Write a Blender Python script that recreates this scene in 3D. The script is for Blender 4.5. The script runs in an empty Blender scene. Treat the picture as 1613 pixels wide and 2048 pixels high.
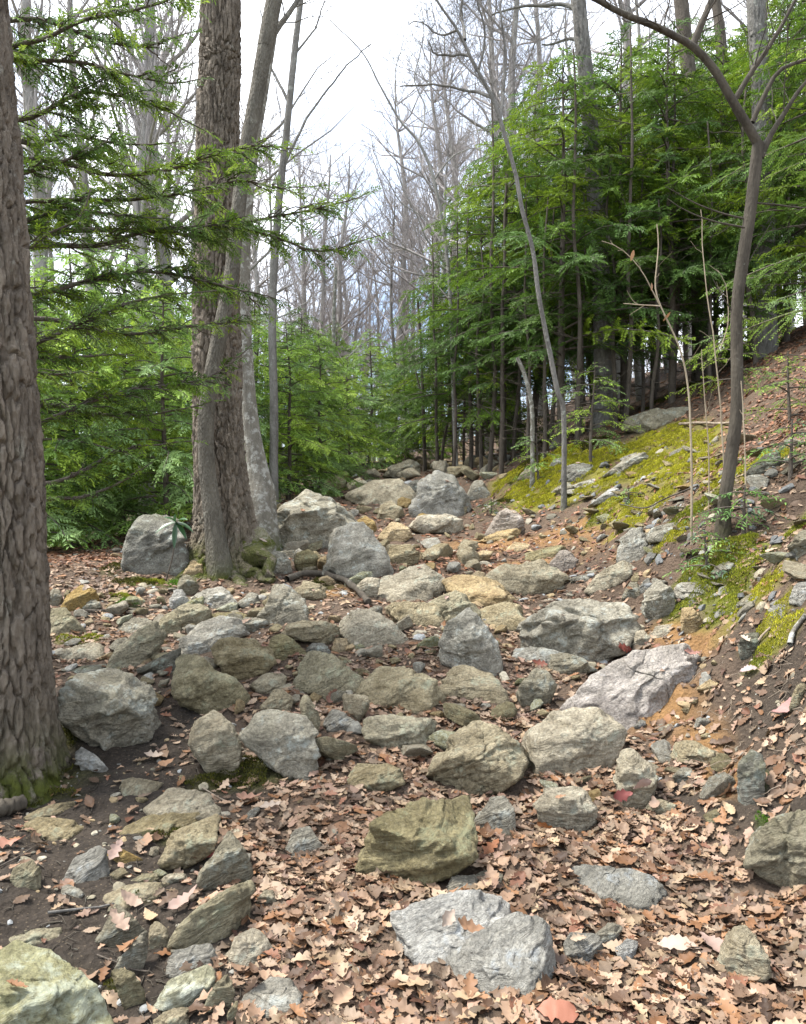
import bpy, bmesh, math, random
import numpy as np
from mathutils import Vector

# ------------------------------------------------------------------ camera, sky, sun, exposure
F, W, H, EYE = 1550.0, 1613.0, 2048.0, 1.5
scene = bpy.context.scene
col = scene.collection
cam_data = bpy.data.cameras.new("camera")
cam = bpy.data.objects.new("camera", cam_data)
col.objects.link(cam)
cam.location = (0, 0, EYE)
cam.rotation_euler = (math.radians(90), 0, 0)
cam_data.sensor_fit = 'VERTICAL'
cam_data.sensor_height = 24.0
cam_data.lens = 24.0 * F / H
cam_data.clip_start = 0.05
cam_data.clip_end = 1000
scene.camera = cam
SUN_EL, SUN_AZ = math.radians(63), math.radians(-80)      # azimuth from +Y towards +X
world = bpy.data.worlds.new("World")
scene.world = world
world.use_nodes = True
wn, wl = world.node_tree.nodes, world.node_tree.links
wn.clear()
w_out = wn.new("ShaderNodeOutputWorld")
w_bg = wn.new("ShaderNodeBackground")
w_sky = wn.new("ShaderNodeTexSky")
w_sky.sky_type = 'NISHITA'
w_sky.sun_disc = False
w_sky.sun_elevation = SUN_EL
w_sky.sun_rotation = SUN_AZ
w_sky.dust_density = 1.0
w_sky.air_density = 1.0
w_sky.ozone_density = 1.5
w_tc = wn.new("ShaderNodeTexCoord")
w_n = wn.new("ShaderNodeTexNoise")
w_n.inputs["Scale"].default_value = 2.2
w_n.inputs["Detail"].default_value = 5.0
w_r = wn.new("ShaderNodeValToRGB")
w_r.color_ramp.elements[0].position = 0.42
w_r.color_ramp.elements[0].color = (0.06, 0.06, 0.06, 1)
w_r.color_ramp.elements[1].position = 0.60
w_r.color_ramp.elements[1].color = (1, 1, 1, 1)
w_m = wn.new("ShaderNodeMixRGB")
w_m.inputs["Color2"].default_value = (8.6, 8.9, 9.4, 1)
wl.new(w_tc.outputs["Generated"], w_n.inputs["Vector"])
wl.new(w_n.outputs["Fac"], w_r.inputs["Fac"])
wl.new(w_r.outputs["Color"], w_m.inputs["Fac"])
wl.new(w_sky.outputs["Color"], w_m.inputs["Color1"])
wl.new(w_m.outputs["Color"], w_bg.inputs["Color"])
w_bg.inputs["Strength"].default_value = 0.12
wl.new(w_bg.outputs["Background"], w_out.inputs["Surface"])
sun_d = bpy.data.lights.new("sun", 'SUN')
sun_d.energy = 3.4
sun_d.angle = math.radians(14)
sun_d.color = (1.0, 0.96, 0.9)
sun = bpy.data.objects.new("sun", sun_d)
col.objects.link(sun)
sd = Vector((math.sin(SUN_AZ) * math.cos(SUN_EL), math.cos(SUN_AZ) * math.cos(SUN_EL), math.sin(SUN_EL)))
sun.rotation_euler = sd.to_track_quat('Z', 'Y').to_euler()
scene.view_settings.view_transform = 'Standard'
scene.view_settings.look = 'None'
scene.view_settings.exposure = 1.55
scene.view_settings.gamma = 1.0
try:
    scene.cycles.use_denoising = True
    scene.cycles.denoiser = 'OPENIMAGEDENOISE'
    scene.cycles.max_bounces = 6
    scene.cycles.diffuse_bounces = 3
    scene.cycles.glossy_bounces = 2
    scene.cycles.transmission_bounces = 3
except Exception:
    pass
rng = np.random.default_rng(7)
random.seed(7)

# ------------------------------------------------------------------ small helpers
def P(u, v, Y):
    return np.array([(u - W / 2) / F * Y, Y, EYE - (v - H / 2) / F * Y])

def hash3(ix, iy, iz, seed):
    h = (ix.astype(np.int64) * 374761393 + iy.astype(np.int64) * 668265263 + iz.astype(np.int64) * 1274126177 + seed * 974634777) & 0xFFFFFFFF
    h = ((h ^ (h >> 13)) * 1274126177) & 0xFFFFFFFF
    h = ((h ^ (h >> 16)) * 2246822519) & 0xFFFFFFFF
    return ((h ^ (h >> 15)) & 0xFFFFFF) / float(0xFFFFFF)

def vnoise(p, seed=0):
    p = np.asarray(p, float)
    if p.shape[1] == 2:
        p = np.column_stack([p, np.zeros(len(p))])
    i = np.floor(p).astype(np.int64)
    f = p - i
    f = f * f * f * (f * (f * 6 - 15) + 10)
    r = 0
    for dx in (0, 1):
        for dy in (0, 1):
            for dz in (0, 1):
                w = (f[:, 0] if dx else 1 - f[:, 0]) * (f[:, 1] if dy else 1 - f[:, 1]) * (f[:, 2] if dz else 1 - f[:, 2])
                r = r + w * hash3(i[:, 0] + dx, i[:, 1] + dy, i[:, 2] + dz, seed)
    return r * 2 - 1

def fbm(p, octaves=4, seed=0, gain=0.5):
    a, s, r = 1.0, 1.0, 0
    for k in range(octaves):
        r = r + a * vnoise(np.asarray(p) * s + 17.3 * k, seed + k)
        a *= gain
        s *= 2.03
    return r

def unit(v):
    v = np.asarray(v, float)
    return v / (np.linalg.norm(v, axis=-1, keepdims=True) + 1e-12)

class MB:
    """collects vertices and faces, builds ONE mesh object"""
    def __init__(self):
        self.v, self.f, self.c, self.n = [], [], [], 0
    def add(self, verts, faces, colr=None):
        verts = np.asarray(verts, float)
        faces = np.asarray(faces, int)
        if faces.shape[1] == 3:
            faces = np.column_stack([faces, np.full(len(faces), -1 - self.n)])
        self.v.append(verts)
        self.f.append(faces + self.n)
        if colr is None:
            colr = (1, 1, 1)
        colr = np.asarray(colr, float)
        if colr.ndim == 1:
            colr = np.tile(colr, (len(verts), 1))
        self.c.append(colr)
        self.n += len(verts)
    def mesh(self, name, mats, smooth=True, colors=False, mask=None, bed=None):
        v = np.concatenate(self.v)
        f = np.concatenate(self.f)
        me = bpy.data.meshes.new(name)
        me.vertices.add(len(v))
        me.vertices.foreach_set("co", v.ravel())
        tri = f[:, 3] < 0
        cnt = np.where(tri, 3, 4)
        start = np.concatenate([[0], np.cumsum(cnt)[:-1]])
        loops = f.ravel()
        loops = loops[loops >= 0]
        me.loops.add(len(loops))
        me.loops.foreach_set("vertex_index", loops.astype(np.int32))
        me.polygons.add(len(f))
        me.polygons.foreach_set("loop_start", start.astype(np.int32))
        me.polygons.foreach_set("loop_total", cnt.astype(np.int32))
        me.polygons.foreach_set("use_smooth", np.full(len(f), smooth))
        if colors:
            c = np.concatenate(self.c)
            a = me.color_attributes.new("tint", 'FLOAT_COLOR', 'POINT')
            a.data.foreach_set("color", np.column_stack([c, np.ones(len(c))]).ravel())
        if mask is not None:
            a = me.attributes.new("mk", 'FLOAT', 'POINT')
            a.data.foreach_set("value", np.asarray(mask, float))
        if bed is not None:
            a = me.attributes.new("bd", 'FLOAT', 'POINT')
            a.data.foreach_set("value", np.asarray(bed, float))
        me.materials.append(mats)
        me.update(calc_edges=True)
        me.validate()
        return me
    def build(self, name, mat, parent=None, **kw):
        if not self.v:
            return None
        o = bpy.data.objects.new(name, self.mesh(name, mat, **kw))
        col.objects.link(o)
        if parent is not None:
            o.parent = parent
            o.location = -parent.location
        return o

def tag(o, label, cat, group=None, kind=None):
    o["label"] = label
    o["category"] = cat
    if group:
        o["group"] = group
    if kind:
        o["kind"] = kind
    return o

def empty(name, loc):
    o = bpy.data.objects.new(name, None)
    o.empty_display_size = 0.2
    o.location = tuple(float(t) for t in loc)
    col.objects.link(o)
    return o

def copy_thing(o, loc, rotz, scale):
    c = o.copy()
    col.objects.link(c)
    c.location = tuple(float(t) for t in loc)
    c.rotation_euler = (0, 0, rotz)
    c.scale = (scale, scale, scale)
    for ch in list(o.children):
        d = ch.copy()
        col.objects.link(d)
        d.parent = c
    return c

def smooth_line(pts, n):
    """Catmull-Rom through pts (N,k) -> n samples"""
    p = np.asarray(pts, float)
    if len(p) == 2:
        t = np.linspace(0, 1, n)[:, None]
        return p[0] * (1 - t) + p[1] * t
    q = np.vstack([2 * p[0] - p[1], p, 2 * p[-1] - p[-2]])
    d = np.concatenate([[0], np.cumsum(np.linalg.norm(np.diff(p[:, :3], axis=0), axis=1))])
    s = np.linspace(0, d[-1] * 0.999999, n)
    i = np.clip(np.searchsorted(d, s, side='right') - 1, 0, len(p) - 2)
    t = ((s - d[i]) / np.maximum(d[i + 1] - d[i], 1e-9))[:, None]
    a, b, c, e = q[i], q[i + 1], q[i + 2], q[i + 3]
    return 0.5 * (2 * b + (c - a) * t + (2 * a - 5 * b + 4 * c - e) * t * t + (3 * b - a - 3 * c + e) * t ** 3)

def frame_of(pts):
    t = np.gradient(pts, axis=0)
    t = unit(t)
    ref = np.tile(np.array([0.0, 1.0, 0.0]), (len(pts), 1))
    m = np.abs(t[:, 1]) > 0.9
    ref[m] = [1, 0, 0] if np.abs(t[m][:, 0]).mean() < 0.8 and m.any() else [0, 0, 1]
    a = unit(np.cross(ref, t))
    b = np.cross(t, a)
    return t, a, b

def tube(mb, pts, rad, sides=6, colr=None, cap=True):
    pts = np.asarray(pts, float)
    n = len(pts)
    rad = np.broadcast_to(np.asarray(rad, float), (n,))
    t, a, b = frame_of(pts)
    th = np.arange(sides) * 2 * math.pi / sides
    ring = pts[:, None, :] + rad[:, None, None] * (np.cos(th)[None, :, None] * a[:, None, :] + np.sin(th)[None, :, None] * b[:, None, :])
    v = ring.reshape(-1, 3)
    i = np.arange(n - 1)[:, None] * sides
    k = np.arange(sides)[None, :]
    k2 = (k + 1) % sides
    f = np.stack([i + k, i + k2, i + sides + k2, i + sides + k], -1).reshape(-1, 4)
    mb.add(v, f, colr)
    if cap and sides == 4:
        mb.add(ring[-1], [[0, 1, 2, 3]], colr)
    elif cap:
        vv = np.vstack([ring[-1], pts[-1:] + t[-1] * rad[-1] * 0.5])
        mb.add(vv, [[j, (j + 1) % sides, sides] for j in range(sides)], colr)

# ------------------------------------------------------------------ materials
def new_mat(name):
    m = bpy.data.materials.new(name)
    m.use_nodes = True
    nt = m.node_tree
    b = nt.nodes["Principled BSDF"]
    b.inputs["Roughness"].default_value = 0.9
    b.inputs["Specular IOR Level"].default_value = 0.25
    return m, nt, b

class NT:
    def __init__(self, nt):
        self.n, self.l = nt.nodes, nt.links
        self.tc = self.n.new("ShaderNodeTexCoord")
    def set(self, sock, val):
        if hasattr(val, "is_linked"):
            self.l.new(val, sock)
        else:
            sock.default_value = val
    def noise(self, scale, detail=4, rough=0.6, vec=None, stretch=None):
        x = self.n.new("ShaderNodeTexNoise")
        x.inputs["Scale"].default_value = scale
        x.inputs["Detail"].default_value = detail
        x.inputs["Roughness"].default_value = rough
        self.l.new(self.vec(vec, stretch), x.inputs["Vector"])
        return x.outputs["Fac"]
    def voro(self, scale, feature='F1', stretch=None, vec=None, out="Distance"):
        x = self.n.new("ShaderNodeTexVoronoi")
        x.feature = feature
        x.inputs["Scale"].default_value = scale
        self.l.new(self.vec(vec, stretch), x.inputs["Vector"])
        return x.outputs[out]
    def vec(self, vec=None, stretch=None, rot=None):
        v = vec or self.tc.outputs["Object"]
        if stretch or rot:
            m = self.n.new("ShaderNodeMapping")
            if stretch:
                m.inputs["Scale"].default_value = stretch
            if rot:
                m.inputs["Rotation"].default_value = rot
            self.l.new(v, m.inputs["Vector"])
            v = m.outputs["Vector"]
        return v
    def ramp(self, fac, stops):
        x = self.n.new("ShaderNodeValToRGB")
        e = x.color_ramp.elements
        while len(e) < len(stops):
            e.new(0.5)
        for k, (pos, c) in enumerate(stops):
            e[k].position = pos
            e[k].color = (c, c, c, 1) if np.isscalar(c) else (*c, 1)
        self.l.new(fac, x.inputs["Fac"])
        return x.outputs["Color"]
    def mix(self, fac, a, b, mode='MIX'):
        x = self.n.new("ShaderNodeMixRGB")
        x.blend_type = mode
        for s, val in zip(x.inputs, (fac, a, b)):
            if isinstance(val, tuple) and len(val) == 3:
                val = (*val, 1)
            self.set(s, val)
        return x.outputs["Color"]
    def math(self, op, a, b=0.0, clamp=False):
        x = self.n.new("ShaderNodeMath")
        x.operation = op
        x.use_clamp = clamp
        self.set(x.inputs[0], a)
        self.set(x.inputs[1], b)
        return x.outputs[0]
    def attr(self, name, out="Color"):
        x = self.n.new("ShaderNodeAttribute")
        x.attribute_name = name
        return x.outputs[out]
    def bump(self, h, strength, dist, normal=None):
        x = self.n.new("ShaderNodeBump")
        x.inputs["Strength"].default_value = strength
        x.inputs["Distance"].default_value = dist
        self.l.new(h, x.inputs["Height"])
        if normal is not None:
            self.l.new(normal, x.inputs["Normal"])
        return x.outputs["Normal"]

def rock_mat(name, c1, c2, stain, lichen, lich_amt):
    m, nt, b = new_mat(name)
    t = NT(nt)
    oi = t.n.new("ShaderNodeObjectInfo")
    c1 = tuple(x * k_ for x, k_ in zip(c1, (.98, .93, .86)))
    c2 = tuple(x * k_ for x, k_ in zip(c2, (1.52, 1.46, 1.36)))
    base = t.mix(t.ramp(t.noise(5.5, 7, 0.72), [(0.36, 0.0), (0.62, 1.0)]), c1, c2)
    cx = t.n.new("ShaderNodeCombineXYZ")
    sp_ = t.n.new("ShaderNodeSeparateXYZ")
    t.l.new(t.tc.outputs["Object"], sp_.inputs[0])
    t.l.new(t.math('MULTIPLY', t.attr("bd", "Fac"), 2.2), cx.inputs[0])
    t.l.new(t.math('MULTIPLY', sp_.outputs[0], 3.0), cx.inputs[1])
    t.l.new(t.math('MULTIPLY', sp_.outputs[1], 3.0), cx.inputs[2])
    band = t.noise(1.6, 6, 0.7, vec=cx.outputs[0])
    base = t.mix(t.ramp(band, [(0.40, 0.0), (0.62, 0.55)]), base, stain)
    base = t.mix(t.ramp(t.noise(3.1, 7, 0.75), [(0.54, 0.0), (0.66, 0.55)]), base, (0.075, 0.07, 0.052))
    speck = t.noise(70, 3, 0.7)
    base = t.mix(t.ramp(speck, [(0.35, 0.45), (0.55, 0.0)]), base, (0.055, 0.052, 0.042))
    base = t.mix(t.ramp(speck, [(0.58, 0.0), (0.75, 0.4)]), base, (0.50, 0.47, 0.40))
    lf = t.math('MULTIPLY', t.ramp(t.noise(7.5, 8, 0.72), [(0.60 - lich_amt, 0.0), (0.68 - lich_amt, 0.85)]), t.ramp(t.noise(34, 4), [(0.35, 0.15), (0.55, 1.0)]))
    base = t.mix(lf, base, lichen)
    hv = t.n.new("ShaderNodeHueSaturation")
    t.l.new(base, hv.inputs["Color"])
    t.l.new(t.math('ADD', t.math('MULTIPLY', oi.outputs["Random"], 0.42), 0.80), hv.inputs["Value"])
    t.l.new(t.math('ADD', t.math('MULTIPLY', oi.outputs["Random"], -0.5), 1.25), hv.inputs["Saturation"])
    mk = t.math('MULTIPLY', t.attr("mk", "Fac"), t.ramp(t.noise(11, 6, 0.7), [(0.38, 0.0), (0.52, 1.0)]), clamp=True)
    moss = t.mix(t.noise(50, 3), (0.035, 0.045, 0.006), (0.14, 0.15, 0.018))
    base2 = t.mix(mk, hv.outputs["Color"], moss)
    t.l.new(base2, b.inputs["Base Color"])
    hh = t.math('ADD', t.math('ADD', t.math('MULTIPLY', t.noise(20, 8, 0.78), 1.0), t.math('MULTIPLY', t.voro(26, 'DISTANCE_TO_EDGE'), 0.5)), t.math('MULTIPLY', band, 1.2))
    t.l.new(t.bump(hh, 1.0, 0.045), b.inputs["Normal"])
    b.inputs["Roughness"].default_value = 0.85
    return m

M = {}
M['tan'] = rock_mat("rock_tan", (0.24, 0.21, 0.14), (0.40, 0.36, 0.26), (0.24, 0.19, 0.11), (0.40, 0.41, 0.30), 0.05)
M['olive'] = rock_mat("rock_olive", (0.19, 0.17, 0.105), (0.33, 0.30, 0.20), (0.17, 0.145, 0.085), (0.36, 0.36, 0.24), 0.07)
M['grey'] = rock_mat("rock_grey", (0.19, 0.18, 0.145), (0.36, 0.345, 0.285), (0.21, 0.185, 0.13), (0.45, 0.47, 0.41), 0.07)
M['blue'] = rock_mat("rock_blue_grey", (0.22, 0.22, 0.20), (0.39, 0.39, 0.365), (0.25, 0.24, 0.21), (0.46, 0.48, 0.47), 0.05)
M['dark'] = rock_mat("rock_dark", (0.10, 0.10, 0.088), (0.21, 0.21, 0.185), (0.11, 0.10, 0.075), (0.36, 0.40, 0.35), 0.06)
M['ochre'] = rock_mat("rock_ochre", (0.30, 0.22, 0.10), (0.44, 0.35, 0.19), (0.28, 0.18, 0.08), (0.45, 0.42, 0.28), 0.0)
M['purple'] = rock_mat("rock_purple", (0.23, 0.205, 0.185), (0.37, 0.335, 0.305), (0.26, 0.22, 0.17), (0.44, 0.42, 0.40), 0.02)
M['lichen'] = rock_mat("rock_lichen", (0.24, 0.24, 0.13), (0.40, 0.40, 0.25), (0.21, 0.19, 0.09), (0.50, 0.53, 0.40), 0.12)

def bark_mat(name, c1, c2, lichen, amt, scale=1.0, bump=0.6, moss=(0.10, 0.11, 0.015)):
    m, nt, b = new_mat(name)
    t = NT(nt)
    base = t.mix(t.ramp(t.noise(9 * scale, 6, 0.7, stretch=(1, 1, 0.3)), [(0.35, 0.0), (0.65, 1.0)]), c1, c2)
    lf = t.ramp(t.noise(6 * scale, 7, 0.72), [(0.62 - amt, 0.0), (0.70 - amt, 0.8)])
    base = t.mix(lf, base, lichen)
    mk = t.math('MULTIPLY', t.attr("mk", "Fac"), t.ramp(t.noise(9, 6, 0.7), [(0.36, 0.0), (0.5, 1.0)]), clamp=True)
    base = t.mix(mk, base, t.mix(t.noise(40, 3), (0.03, 0.04, 0.006), moss))
    t.l.new(base, b.inputs["Base Color"])
    bh = t.math('ADD', t.noise(42 * scale, 8, 0.8, stretch=(1, 1, 0.3)), t.math('MULTIPLY', t.voro(55 * scale, stretch=(1, 1, 0.4)), 0.8))
    t.l.new(t.bump(bh, bump, 0.03), b.inputs["Normal"])
    return m

M['oak'] = bark_mat("bark_oak", (0.105, 0.086, 0.066), (0.25, 0.208, 0.160), (0.28, 0.26, 0.21), 0.04, 1.0, 0.9)
M['beech'] = bark_mat("bark_beech", (0.085, 0.076, 0.060), (0.165, 0.15, 0.12), (0.24, 0.235, 0.19), 0.03, 1.2, 0.8)
M['lichbark'] = bark_mat("bark_blotchy", (0.11, 0.10, 0.08), (0.21, 0.195, 0.16), (0.37, 0.37, 0.33), 0.12, 1.6, 0.4)
M['sapbark'] = bark_mat("bark_sapling", (0.034, 0.028, 0.021), (0.082, 0.07, 0.053), (0.22, 0.22, 0.18), 0.0, 1.2, 0.25)
M['palestem'] = bark_mat("bark_pale_stem", (0.24, 0.19, 0.13), (0.37, 0.31, 0.22), (0.42, 0.38, 0.30), 0.0, 1.5, 0.1)
M['hembark'] = bark_mat("bark_hemlock", (0.055, 0.045, 0.035), (0.12, 0.10, 0.08), (0.19, 0.185, 0.16), 0.0, 1.0, 0.5)
M['greybark'] = bark_mat("bark_grey", (0.105, 0.098, 0.088), (0.20, 0.19, 0.17), (0.30, 0.31, 0.27), 0.03, 0.8, 0.6)
M['hazebark'] = bark_mat("bark_far_haze", (0.17, 0.16, 0.145), (0.30, 0.285, 0.26), (0.38, 0.39, 0.35), 0.03, 0.8, 0.4)  # grey bark lightened: the haze of distance is put into the colour
M['twig'] = bark_mat("bark_twig_haze", (0.22, 0.20, 0.19), (0.33, 0.305, 0.29), (0.3, 0.3, 0.27), 0.0, 1.0, 0.1)  # far crowns and woods: pale colour stands in for haze in the air
M['wood'] = bark_mat("dead_wood", (0.20, 0.155, 0.11), (0.34, 0.28, 0.215), (0.4, 0.37, 0.3), 0.0, 1.5, 0.4)

def leafy_mat(name, rough, transl, spec=0.2):
    m, nt, b = new_mat(name)
    t = NT(nt)
    c = t.attr("tint")
    t.l.new(c, b.inputs["Base Color"])
    b.inputs["Roughness"].default_value = rough
    b.inputs["Specular IOR Level"].default_value = spec
    if transl:
        tr = t.n.new("ShaderNodeBsdfTranslucent")
        t.l.new(c, tr.inputs["Color"])
        mx = t.n.new("ShaderNodeMixShader")
        mx.inputs["Fac"].default_value = transl
        t.l.new(b.outputs[0], mx.inputs[1])
        t.l.new(tr.outputs[0], mx.inputs[2])
        t.l.new(mx.outputs[0], t.n["Material Output"].inputs["Surface"])
    return m
M['needle'] = leafy_mat("hemlock_needles", 0.55, 0.35)
M['leaf'] = leafy_mat("dead_leaf", 0.6, 0.12, 0.3)
M['mossy'] = leafy_mat("moss_tufts", 0.9, 0.25)
M['broad'] = leafy_mat("glossy_leaf", 0.35, 0.15, 0.5)

def ground_mat():
    m, nt, b = new_mat("forest_soil")
    t = NT(nt)
    c = t.attr("tint")
    n = t.noise(6, 8, 0.7)
    c = t.mix(1.0, c, t.ramp(n, [(0.3, 0.62), (0.7, 1.3)]), 'MULTIPLY')
    c = t.mix(t.ramp(t.voro(55), [(0.08, 0.55), (0.25, 0.0)]), c, (0.22, 0.17, 0.11))
    c = t.mix(t.ramp(t.noise(42, 4, 0.7), [(0.60, 0.0), (0.72, 0.6)]), c, (0.02, 0.016, 0.011))
    t.l.new(c, b.inputs["Base Color"])
    h = t.math('ADD', t.noise(24, 8, 0.75), t.math('MULTIPLY', t.voro(40), 0.6))
    t.l.new(t.bump(h, 1.0, 0.035), b.inputs["Normal"])
    b.inputs["Roughness"].default_value = 0.95
    return m
M['soil'] = ground_mat()

# ------------------------------------------------------------------ ground: one sheet through surveyed points
SURVEY_PX = """
0,2048,2.25 400,2048,2.3 800,2048,2.3 1200,2048,2.3 1613,2048,2.3
0,1750,3.0 400,1750,3.1 800,1750,3.1 1200,1750,3.1 1480,1750,3.08 1613,1600,3.2
0,1540,4.05 300,1520,4.2 600,1520,4.2 850,1520,4.25 1200,1520,4.25 1430,1530,4.1 1545,1500,3.85 1500,1350,4.5 1613,1400,3.6
200,1345,5.3 500,1340,5.4 800,1340,5.5 1100,1340,5.5 1300,1345,5.4 1400,1310,5.3 1480,1240,5.3 1540,1160,5.2 1613,1130,4.8
130,1225,6.5 400,1222,6.8 700,1220,6.9 1000,1220,7.0 1250,1225,6.8 1330,1190,6.6
120,1135,8.0 400,1135,8.3 700,1125,8.8 900,1122,9.0 1150,1125,8.8 1235,1092,8.6 1345,1085,7.2 1445,1075,6.4 1560,1065,6.2 1613,950,6.5
150,1110,10 600,1075,11 850,1066,11 1000,1062,11 1110,1050,11 1240,1005,10 1400,950,9 1500,900,9 1613,830,9
560,1015,13 760,1012,14 900,1008,14 980,1003,14 1015,965,14 1150,930,13 1300,870,13 1450,800,12.5 1613,700,12
700,958,19 800,946,20 900,944,20 985,920,19 1080,892,18 1250,828,17 1450,745,17 1613,655,17
800,930,26 700,938,26 900,925,26
"""
SURVEY_W = [(0, 1, -.12), (-2, 1, -.08), (2, 1, -.02), (0, -2, -.3), (-4, -1, -.2), (4, -1, .5), (-5, -4, -.5), (5, -4, .5),
            (0, 40, 4.2), (0, 70, 6.2), (-15, 35, 1.5), (-12, 20, .2), (-8, 12, .5), (-6, 16, .8), (-10, 8, .35), (-5, 5, .45), (-4, 3, .2), (-8, 3, .2),
            (-5.5, 11, .85), (-30, 40, 1.5), (-30, 80, 4), (-40, 15, -1), (10, 30, 7.0), (20, 30, 9.5), (20, 15, 7.5), (3, 2, .75), (5, 3, 1.7), (6, 6, 2.9),
            (5, 0, 1.3), (12, 6, 4.8), (15, 10, 6.2), (40, 30, 13), (40, 5, 10), (0, 140, 10), (-100, 60, 2), (-100, 140, 6), (100, 60, 20), (100, 140, 22), (40, 80, 14), (-100, -20, -3), (100, -20, 14), (-2.5, 9.5, .93), (-4, 24, 1.8)]
pts = [P(*map(float, s.split(','))) for s in SURVEY_PX.split()] + [np.array(p, float) for p in SURVEY_W]
S = np.array(pts)
def tps(r2):
    return 0.5 * r2 * np.log(r2 + 1e-9)
n_s = len(S)
A = np.zeros((n_s + 3, n_s + 3))
d2 = ((S[:, None, :2] - S[None, :, :2]) ** 2).sum(-1)
A[:n_s, :n_s] = tps(d2) + np.eye(n_s) * 0.02
A[:n_s, n_s] = 1
A[:n_s, n_s + 1:] = S[:, :2]
A[n_s, :n_s] = 1
A[n_s + 1:, :n_s] = S[:, :2].T
wts = np.linalg.solve(A, np.concatenate([S[:, 2], np.zeros(3)]))

def axis(lo, hi, a, b, fine, grow):
    r = list(np.arange(a, b, fine))
    s, x = fine, a
    while x > lo:
        s *= grow
        x -= s
        r.insert(0, x)
    s, x = fine, r[-1]
    while x < hi:
        s *= grow
        x += s
        r.append(x)
    return np.array(r)
GX = axis(-110, 110, -2.6, 3.2, 0.03, 1.045)
GY = axis(-12, 150, 1.4, 7.0, 0.03, 1.014)
gx, gy = np.meshgrid(GX, GY)
q = np.column_stack([gx.ravel(), gy.ravel()])
gz = np.zeros(len(q))
for s in range(0, len(q), 20000):
    qq = q[s:s + 20000]
    r2 = ((qq[:, None, :] - S[None, :, :2]) ** 2).sum(-1)
    gz[s:s + 20000] = tps(r2) @ wts[:n_s] + wts[n_s] + qq @ wts[n_s + 1:]
dist = np.hypot(q[:, 0], q[:, 1])
gz += fbm(q * 2.1, 4, 3) * np.clip(0.02 + dist * 0.002, 0, 0.25) + fbm(q * 9, 4, 9) * 0.015 + np.abs(fbm(q * 4.2, 3, 13)) * np.clip((q[:, 0] - .16 * q[:, 1] - .2) * 2, 0, 1) * .05
GZ = gz.reshape(gx.shape)

def gh(x, y):
    x, y = np.atleast_1d(np.asarray(x, float)), np.atleast_1d(np.asarray(y, float))
    i = np.clip(np.searchsorted(GX, x) - 1, 0, len(GX) - 2)
    j = np.clip(np.searchsorted(GY, y) - 1, 0, len(GY) - 2)
    tx = np.clip((x - GX[i]) / (GX[i + 1] - GX[i]), 0, 1)
    ty = np.clip((y - GY[j]) / (GY[j + 1] - GY[j]), 0, 1)
    return (GZ[j, i] * (1 - tx) + GZ[j, i + 1] * tx) * (1 - ty) + (GZ[j + 1, i] * (1 - tx) + GZ[j + 1, i + 1] * tx) * ty

YS = np.exp(np.linspace(math.log(1.5), math.log(90), 900))
def hit(u, v):
    """distance at which a sight line through survey pixel (u, v) meets the ground"""
    x = (u - W / 2) / F * YS
    z = EYE - (v - H / 2) / F * YS
    d = z - gh(x, YS)
    k = np.argmax(d < 0)
    if d[k] >= 0:
        return 30.0
    if k == 0:
        return YS[0]
    t = d[k - 1] / (d[k - 1] - d[k])
    return float(YS[k - 1] * (1 - t) + YS[k] * t)

def ground_pt(u, v):
    Y = hit(u, v)
    p = P(u, v, Y)
    p[2] = gh(p[0], p[1])[0]
    return p

def to_px(x, y, z):
    y = np.maximum(y, 0.3)
    return x / y * F + W / 2, H / 2 - (z - EYE) / y * F

ROWS = np.arange(900, 2001, 100)
COLS = np.arange(0, 1601, 200)
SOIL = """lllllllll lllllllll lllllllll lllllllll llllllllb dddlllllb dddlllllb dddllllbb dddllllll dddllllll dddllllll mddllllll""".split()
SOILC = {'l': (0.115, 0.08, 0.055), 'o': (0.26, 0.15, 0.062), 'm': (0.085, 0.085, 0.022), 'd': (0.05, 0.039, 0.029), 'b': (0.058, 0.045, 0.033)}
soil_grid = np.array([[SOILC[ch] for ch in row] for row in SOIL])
DENS = np.array([[float(t) for t in r.split()] for r in """.2 .2 .2 .3 .25 .15 .25 .45 .9
.3 .3 .3 .25 .35 .25 .10 .15 .6
.7 .9 .3 .3 .6 .4 .2 .22 .8
.5 .6 .25 .35 .5 .4 .4 .12 .35
.5 .5 .3 .45 .7 .7 .5 .15 .3
.3 .3 .25 .6 .7 .8 .7 .15 .3
.1 .15 .15 .7 1 1 .9 .35 .25
.1 .05 .12 .9 1 1 1 .7 .2
.12 .1 .15 .9 1 1 1 1 .8
.1 .08 .2 1 1 1 1 1 1
.04 .08 .25 1 1 1 1 1 1
0 .08 .4 1 1 1 1 1 1""".split("\n")])
def grid_at(grid, u, v):
    a = np.clip((u - COLS[0]) / 200, 0, len(COLS) - 1.001)
    b = np.clip((v - ROWS[0]) / 100, 0, len(ROWS) - 1.001)
    i, j = a.astype(int), b.astype(int)
    ta, tb = a - i, b - j
    if grid.ndim == 3:
        ta, tb = ta[:, None], tb[:, None]
    return (grid[j, i] * (1 - ta) + grid[j, i + 1] * ta) * (1 - tb) + (grid[j + 1, i] * (1 - ta) + grid[j + 1, i + 1] * ta) * tb

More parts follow.
